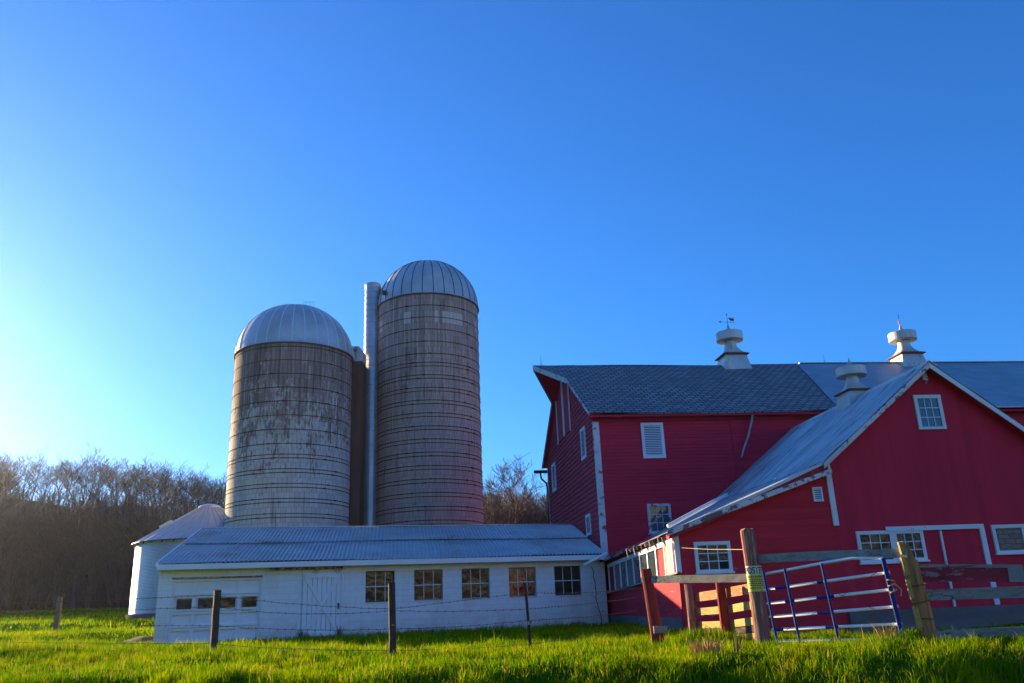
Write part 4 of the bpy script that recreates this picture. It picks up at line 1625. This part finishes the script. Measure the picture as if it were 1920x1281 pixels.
b_.tube([cc_ + Vector((.05, -.02, .9)), cc_ + Vector((.12, -.03, .82)), cc_ + Vector((.10, -.02, .72))], .012, 5)
b_.build('tie_twine', M['twine'], gate)

# rails and board fences
rail = thing('rail_fence', 'grey weathered top rails running from the red corner post over the steel gate', 'fence', (0, 0, 0), 0, (4.3, 16.3, 1.2))
b_ = MB()
b_.bar((2.72, 18.02, 1.24), (4.22, 16.18, 1.15), .15, .045, (.77, .64, 0))
b_.build('rail_board', M['rail_wood'], rail)
b_ = MB()
b_.bar((4.44, 16.0, 1.48), (5.4, 15.12, 1.45), .155, .045, (.7, .7, 0))
b_.bar((5.38, 15.135, 1.45), (6.33, 14.06, 1.39), .15, .044, (.75, .66, 0))
b_.build('rail_board', M['rail_wood'], rail)

bf = thing('board_fence', 'sunlit board fence with two red posts behind the round gate post', 'fence', (0, 0, 0), 0, (4.25, 17.7, .1))
FP = [(4.36, 16.05), (4.22, 17.8), (3.90, 19.65)]
for k, ((x, y), zt, mm) in enumerate((((4.08, 17.8), 1.13, 'red_post'), ((3.77, 19.6), 1.14, 'round_wood'))):
    b_ = MB()
    post_round(b_, x + .02, y, gz(x, y) - .3, zt, .098, .09, (-.03, 0), 12, .02, 20 + k)
    b_.build('post', M[mm], bf)
for i, (za, zb2, zc, wd, mm) in enumerate(((.97, .92, .86, .19, 'board_red'), (.68, .60, .55, .15, 'board_tan'), (.40, .31, .27, .14, 'board_tan'), (.26, .16, .14, .12, 'dark_wood'), (.12, .03, .03, .13, 'board_tan'))):  # fourth board is dark wood to paint in the shade on it
    for (pa, pb, z1_, z2_) in ((FP[0], FP[1], za, zb2), (FP[1], FP[2], zb2 - .01, zc)):
        mm2 = mm
        b_ = MB()
        d = (Vector((*pb, 0)) - Vector((*pa, 0))) * .03
        a = Vector((pa[0], pa[1], z1_)) + d
        c = Vector((pb[0], pb[1], z2_)) - d
        b_.bar(a, c, wd, .04, (1, 0, 0))
        b_.build('board', M[mm2], bf)

rfence = thing('board_fence', 'grey and red plank fence running to the right of the split gate post', 'fence', (0, 0, 0), 0, (7.5, 13.6, 0))
RA, RBp = Vector((6.50, 14.16, 0)), Vector((9.6, 12.6, 0))
sd2 = Vector((.46, .89, 0))
for z0_, z1_, wd, mm, t1 in ((1.07, .98, .26, 'red_fence', .42), (.72, .69, .17, 'rail_wood', 1), (.11, .15, .15, 'rail_wood', 1)):
    b_ = MB()
    a, c = RA + Vector((0, 0, z0_)), RA.lerp(RBp, t1) + Vector((0, 0, z1_))
    n = 10
    rows_t, rows_b = [], []
    q = random.Random(int(wd * 100))
    for k in range(n):
        p_, r2 = a.lerp(c, k / n), a.lerp(c, (k + 1) / n)
        b_.bar(p_, r2, wd, .04, sd2)
    b_.build('plank', M[mm], rfence)
    if mm == 'red_fence':
        b_ = MB()
        b_.bar(a + Vector((0, -.025, wd / 2 - .02)), c + Vector((0, -.025, wd / 2 - .02)), .05, .02, sd2)
        b_.bar(c - (c - a).normalized() * .2 + Vector((0, -.03, 0)), c + Vector((.01, -.03, 0)), wd * .98, .02, sd2)
        b_.build('worn_plank_edge', M['grey_wood'], rfence)
b_ = MB()
post_square(b_, 8.35, 13.35, gz(8.35, 13.35) - .3, 1.25, .13, .13, (0, 0), .4, 31)
b_.build('post', M['grey_wood'], rfence)

# insulated wire from the shed corner to the gate post
b_ = MB()
b_.tube([(4.44, 23.55, 2.2), (4.42, 20, 1.92), (4.26, 16.08, 1.66)], .006, 5)
b_.lathe([(.02, -.03), (.04, 0), (.02, .03)], (4.44, 23.55, 2.2), 10)
wo = b_.build('fence_wire', M['pale_wire'], None)
tag(wo, 'single pale wire stretched from the shed corner to the round gate post', 'wire')

# dirt bank left of the garage
b_ = MB()
rows = []
for i in range(15):
    row = []
    for k in range(15):
        x, y = -14.3 + 2.9 * k / 14, 28.6 + 3.6 * i / 14
        s_ = math.sin(PI * k / 14) ** .8 * math.sin(PI * i / 14) ** .8
        row.append((x, y, gz(x, y) - .12 + .34 * s_ + .09 * s_ * mnoise.noise((x * 2.2, y * 2.2, 0))))
    rows.append(row)
b_.grid(rows)
so = b_.build('soil_bank', M['soil'], None, True)
tag(so, 'bare brown soil bank in shade at the end of the white garage', 'soil', kind='structure')


# ------------------------------------------------------------------ weeds and dry tufts
def tuft(name, label, x, y, n, h, spread, mat, seed, cat='grass tuft', group=None):
    q = random.Random(seed)
    mb = MB()
    z = gz(x, y)
    for k in range(n):
        a = q.uniform(0, 2 * PI)
        r_ = spread * q.random() ** .7
        px, py = x + r_ * math.cos(a), y + r_ * math.sin(a)
        hh = h * q.uniform(.45, 1.1)
        ln = Vector((math.cos(a), math.sin(a), 0)) * hh * q.uniform(.05, .5)
        w_ = q.uniform(.004, .008)
        b0 = Vector((px, py, z - .02))
        m_ = b0 + ln * .35 + Vector((0, 0, hh * .6))
        t_ = b0 + ln + Vector((0, 0, hh * q.uniform(.8, 1)))
        t2 = Vector((q.uniform(-1, 1), q.uniform(-1, 1), 0)).normalized() * w_
        mb.add([b0 - t2, b0 + t2, m_ + t2 * .8, m_ - t2 * .8, t_], [(0, 1, 2, 3), (3, 2, 4)])
    o = mb.build(name, M[mat], None)
    tag(o, label, cat, group)
    return o


tuft('dry_grass_tuft', 'orange dry grass tuft between the red corner post and round gate post', 2.75, 13.4, 260, .30, .22, 'straw', 3)
tuft('dry_grass_tuft', 'thin dry grass tuft at the foot of the steel gate near the split post', 5.72, 13.95, 90, .38, .14, 'straw', 5)
tuft('dry_weed', 'brown dead weed with seed heads just in front of the round gate post', 3.3, 13.7, 26, .42, .05, 'weed', 8, 'weed')


def gpt(u, v):
    c, s_ = math.cos(R(GYAW)), math.sin(R(GYAW))
    return GO[0] + c * u - s_ * v, GO[1] + s_ * u + c * v


x, y = gpt(4.55, -.25)
tuft('dry_weed', 'dark dead weed clump at the left foot of the garage sliding door', x, y, 60, .42, .16, 'weed_dark', 12, 'weed')
x, y = gpt(5.75, -.25)
tuft('dry_weed', 'dark dead weed clump at the right foot of the garage sliding door', x, y, 50, .46, .12, 'weed_dark', 13, 'weed')
q = random.Random(88)
src = None
for k in range(18):
    u_ = 6.3 + 8.6 * (k + q.uniform(-.3, .3)) / 18
    x, y = gpt(u_, -.12 - .1 * q.random())
    if src is None:
        src = tuft('dry_weed', 'low thin dead weeds along the base of the garage wall under the windows', 0, 0, 26, .26, .14, 'weed', 55, 'weed', 'weeds along the garage wall')
        z00 = gz(0, 0)
        o = src
    else:
        o = src.copy()
        COL.objects.link(o)
    o.location = (x, y, gz(x, y) - z00)
    o.rotation_euler = (0, 0, q.uniform(0, 6.28))
    s_ = q.uniform(.55, 1.15)
    o.scale = (1, 1, 1)
b_ = MB()
x, y = gpt(15.2, -.05)
vp_ = [(x, y, .1)]
q = random.Random(6)
for k in range(1, 12):
    xx, yy = gpt(15.2 - .02 * k + q.uniform(-.05, .05), -.03)
    vp_.append((xx, yy, .1 + .19 * k))
b_.tube(vp_, .012, 5)
for s0, dx in ((3, -.45), (5, -.3), (2, .2)):
    p0 = Vector(vp_[s0])
    b_.tube([p0, p0 + Vector((dx * .5, -.02, .12)), p0 + Vector((dx, -.02, .02)), p0 + Vector((dx * 1.2, -.02, -.2))], .006, 4)
vo = b_.build('vine', M['weed_dark'], None)
tag(vo, 'thin bare vine climbing the garage wall next to the shed', 'vine')

# ------------------------------------------------------------------ GRASS
rg = np.random.default_rng(5)


def vnoise(x, y, s, ph):
    return (np.sin(x * s + ph) * np.cos(y * s * 1.13 - ph * 2) + .6 * np.sin(x * s * 2.3 - y * s * 1.7 + ph * 3) + .4 * np.cos(x * s * 4.1 + y * s * 3.7 + ph)) / 2


def inside_buildings(x, y):
    c, s_ = math.cos(R(GYAW)), math.sin(R(GYAW))
    dx, dy = x - GO[0], y - GO[1]
    u, v = c * dx + s_ * dy, -s_ * dx + c * dy
    a = (u > -.02) & (u < 16.5) & (v > -.02) & (v < 13)
    c, s_ = math.cos(R(BY)), math.sin(R(BY))
    dx, dy = x - BO[0], y - BO[1]
    u, v = c * dx + s_ * dy, -s_ * dx + c * dy
    b = (u > -.03) & (u < 30) & (v > -9.55)
    soil = ((x > -13.7) & (x < -11.7) & (y > 29.0) & (y < 31.8))
    return a | b | soil


def scatter(y0, y1, dens, hmin, hmax, wmin, wmax, xl, xr, lean=.95):
    n = int(dens * (y1 - y0) * 2 * max(xl(y1), xr(y1)))
    y = rg.uniform(y0, y1, n)
    x = rg.uniform(-1, 1, n) * max(xl(y1), xr(y1))
    clump = vnoise(x, y, 2.1, 1.3) + .5 * vnoise(x, y, 7.0, .4)
    keep = (x > -xl(y)) & (x < xr(y)) & ~inside_buildings(x, y) & (rg.random(n) < np.clip(.62 + .55 * clump, .12, 1))
    x, y, clump = x[keep], y[keep], clump[keep]
    n = len(x)
    z = ground_np(x, y)
    h = rg.uniform(hmin, hmax, n) * np.clip(1 + .75 * clump + .35 * vnoise(x, y, 11.0, 2.0), .30, 1.7)
    h *= np.where(y < 12.2, 1.2, np.where(y < 16.5, .82, 1))
    tall = rg.random(n) < .045
    h[tall] *= 1.6
    wd = rg.uniform(wmin, wmax, n)
    a = rg.uniform(0, 2 * PI, n)
    la = a + rg.normal(0, .5, n)
    ln = h * rg.uniform(.05, lean, n)
    tx, ty = np.cos(a + PI / 2) * wd / 2, np.sin(a + PI / 2) * wd / 2
    v = np.zeros((n, 5, 3), np.float32)
    v[:, 0] = np.stack([x - tx, y - ty, z - .02], -1)
    v[:, 1] = np.stack([x + tx, y + ty, z - .02], -1)
    mx, my = x + np.cos(la) * ln * .35, y + np.sin(la) * ln * .35
    v[:, 2] = np.stack([mx + tx * .75, my + ty * .75, z + h * .58], -1)
    v[:, 3] = np.stack([mx - tx * .75, my - ty * .75, z + h * .58], -1)
    v[:, 4] = np.stack([x + np.cos(la) * ln, y + np.sin(la) * ln, z + h * rg.uniform(.82, 1, n)], -1)
    tint = np.clip(.38 + .20 * vnoise(x, y, .9, 2.2) + .22 * vnoise(x, y, 3.1, .7) + rg.normal(0, .14, n), 0, .88)
    dry = rg.random(n) < (.085 if y0 < 20 else .05 if y0 < 30 else .01)
    tint[dry] = rg.uniform(.92, 1, dry.sum())
    return v, tint


parts_ = [
    scatter(9.2, 13.5, 1300, .08, .19, .006, .013, lambda y: .72 * y + 2.5, lambda y: .72 * y + 2.5),
    scatter(13.5, 22, 760, .07, .15, .006, .011, lambda y: .70 * y + 2.5, lambda y: .60 * y + 2),
    scatter(22, 36, 210, .06, .14, .012, .022, lambda y: .72 * y + 2, lambda y: .25 * y),
    scatter(36, 100, 34, .08, .18, .03, .06, lambda y: .75 * y + 3, lambda y: -.12 * y + 0),
]
V = np.concatenate([p[0] for p in parts_]).reshape(-1, 3)
T = np.concatenate([p[1] for p in parts_])
nb_ = len(T)
i0 = np.arange(nb_) * 5
tri = np.stack([i0, i0 + 1, i0 + 2, i0, i0 + 2, i0 + 3, i0 + 3, i0 + 2, i0 + 4], -1).reshape(-1, 3)
go = np_mesh('grass', V, tri, M['grass'], False)
at = go.data.attributes.new('tint', 'FLOAT', 'POINT')
at.data.foreach_set('value', np.repeat(T, 5).astype(np.float32))
tag(go, 'long green spring grass growing over the field in front of the buildings', 'grass', kind='stuff')


# ------------------------------------------------------------------ HAZE
hm = bpy.data.materials.new('thin_haze')
hm.use_nodes = True
hn = hm.node_tree
hn.nodes.remove(hn.nodes['Principled BSDF'])
pv = hn.nodes.new('ShaderNodeVolumePrincipled')
pv.inputs['Color'].default_value = (.85, .9, 1, 1)
pv.inputs['Density'].default_value = HAZE
pv.inputs['Anisotropy'].default_value = .8
hn.links.new(pv.outputs[0], hn.nodes['Material Output'].inputs['Volume'])
b_ = MB()
b_.box(-330, 330, -330, 330, -12, 56)
hz_ = b_.build('haze', hm, None)
tag(hz_, 'thin pale evening haze in the air over the farm', 'haze', kind='stuff')

# ------------------------------------------------------------------ TREES
def grow(seed, H, trunk_r, levels, spread, twig, nside=4, first=.25, kids=(5, 4, 4), up_pull=.25, stems=1):
    q = random.Random(seed)
    tr_, cr_ = MB(), MB()

    def branch(p, d, L, r_, lev):
        n = 4 if lev < 2 else 3
        path, rads = [p.copy()], [r_]
        dd = d.copy()
        for i in range(n):
            dd = (dd + Vector((q.uniform(-1, 1), q.uniform(-1, 1), q.uniform(-.6, 1) * .8 + up_pull)) * (.16 if lev == 0 else .26)).normalized()
            path.append(path[-1] + dd * L / n)
            rads.append(max(twig, r_ * (1 - (i + 1) / n * .72)))
        (tr_ if lev == 0 else cr_).tube(path, rads, (6 if lev == 0 else nside) if lev < 2 else 3, False)
        if lev >= levels: return
        k = kids[min(lev, len(kids) - 1)]
        for j in range(k):
            t_ = first + (1 - first) * (j + q.uniform(.2, .8)) / k if lev == 0 else q.uniform(.25, 1)
            f = t_ * n
            i = min(int(f), n - 1)
            bp_ = path[i].lerp(path[i + 1], f - i)
            az = q.uniform(0, 2 * PI)
            side = Vector((math.cos(az), math.sin(az), 0))
            nd = ((path[i + 1] - path[i]).normalized() * q.uniform(.5, .9) + side * spread * q.uniform(.6, 1.1)).normalized()
            branch(bp_, nd, L * q.uniform(.42, .68) * (1 - .3 * t_ if lev == 0 else 1), rads[i] * q.uniform(.45, .65), lev + 1)
    for s_ in range(stems):
        o_ = Vector((q.uniform(-.3, .3), q.uniform(-.3, .3), -.3)) if stems > 1 else Vector((0, 0, -.3))
        branch(o_, Vector((q.uniform(-.12, .12) * stems, q.uniform(-.12, .12) * stems, 1)).normalized(), H * q.uniform(.62, .75), trunk_r, 0)
    return tr_, cr_


def mesh_of(mbs, name, mat):
    mb = MB()
    for m_ in mbs: mb.add(m_.v, m_.f)
    me_ = bpy.data.meshes.new(name)
    me_.from_pydata(mb.v, [], mb.f)
    me_.materials.append(mat)
    return me_


# hillside trees: single small meshes, too far away to show their parts
far_meshes = []
for s_ in range(7):
    t_, c_ = grow(100 + s_, TREE_H * 1.15, .16, 3, .75, .022, 3, .3, (9, 7, 5), .3)
    far_meshes.append(mesh_of((t_, c_), 'bare_tree', M['bark_far']))
q = random.Random(77)
first = None
slots = []
for k in range(100):           # skyline row
    slots.append((-40 + 44 * (k + q.uniform(-.4, .4)) / 100, RID + q.uniform(-8, 10)))
for k in range(120):           # slope
    slots.append((q.uniform(-37, 3), 100 + 112 * q.random() ** .7))
for k in range(46):            # front edge of the wood
    slots.append((-36 + 34 * (k + q.uniform(-.4, .4)) / 46, 95 + q.uniform(0, 5)))
for k, (az, r_) in enumerate(slots):
    me_ = far_meshes[k % 7]
    if first is None:
        first = bpy.data.objects.new('bare_tree', me_)
        o = first
    else:
        o = first.copy()
        o.data = me_
    COL.objects.link(o)
    o.location = (r_ * math.sin(R(az)), r_ * math.cos(R(az)), float(hill_z(np.array([az]), np.array([r_]))[0]) - .3)
    o.rotation_euler = (0, 0, q.uniform(0, 6.28))
    sc = q.uniform(.82, 1.03)
    o.scale = (sc * q.uniform(.9, 1.25), sc * q.uniform(.9, 1.25), sc)
    tag(o, 'bare leafless tree in the dense brown wood covering the hillside', 'tree', 'bare trees on the wooded hill')

# under-storey of the wood
brush_t, brush_c = [], []
mb = MB()
q = random.Random(31)
for k in range(5200):
    az = q.uniform(-40, 6)
    r_ = 94 + 118 * q.random() ** .8
    x, y = r_ * math.sin(R(az)), r_ * math.cos(R(az))
    z = float(hill_z(np.array([az]), np.array([r_]))[0])
    h = q.uniform(2.5, 8)
    p = Vector((x, y, z - .3))
    for j in range(4):
        e = p + Vector((q.uniform(-1.6, 1.6), q.uniform(-1.6, 1.6), h * q.uniform(.6, 1)))
        s_ = Vector((q.uniform(-1, 1), q.uniform(-1, 1), 0)).normalized() * q.uniform(.03, .09)
        mb.add([p - s_, p + s_, e + s_ * .3, e - s_ * .3], [(0, 1, 2, 3)])
        p2 = p.lerp(e, q.uniform(.4, .8))
        e2 = p2 + Vector((q.uniform(-2, 2), q.uniform(-2, 2), q.uniform(.5, 2)))
        mb.add([p2 - s_ * .5, p2 + s_ * .5, e2], [(0, 1, 2)])
uo_ = mb.build('undergrowth', M['bark_far'], None)
tag(uo_, 'tangled brown saplings and brush filling the wood on the hillside', 'undergrowth', kind='stuff')

# thicket and the big bare tree between the tall silo and the barn
def tree(name, label, x, y, H, r_, seed, mat, twig, kids, spread, group=None, levels=3, first=.25, stems=1):
    z = gz(x, y)
    o = thing(name, label, 'tree', (x, y, z), 0, (0, 0, 0), group)
    t_, c_ = grow(seed, H, r_, levels, spread, twig, 4, first, kids, .28, stems)
    t_.build('trunk', M[mat], o, True)
    c_.build('crown', M[mat], o)
    return o


tree('bare_tree', 'tall bare spreading tree rising above the thicket between silo and barn', .15, 66, 10.6, .22, 61, 'bark', .016, (9, 6, 5, 3), .95, None, 4, .38)
q = random.Random(9)
proto = []
for k in range(5):
    proto.append(tree('thicket_tree', 'slender brown bare sapling in the thicket between silo and barn', -2.5 + k * 1.6, 72 + (k % 2) * 3, q.uniform(8.2, 10), .09, 200 + k, 'bark_brown', .016, (10, 6, 4), .5, 'saplings in the thicket', 3, .2, 3))
for k in range(44):
    src = proto[k % 5]
    c_ = src.copy()
    COL.objects.link(c_)
    x, y = q.uniform(-4.2, 5.8), q.uniform(68, 86)
    c_.location = (x, y, gz(x, y))
    c_.rotation_euler = (0, 0, q.uniform(0, 6.28))
    s_ = q.uniform(.8, 1.08)
    c_.scale = (s_, s_, s_ * (1.0 if x < 2.5 else .98))
    for chd in list(src.children):
        d_ = chd.copy()
        d_.parent = c_
        COL.objects.link(d_)
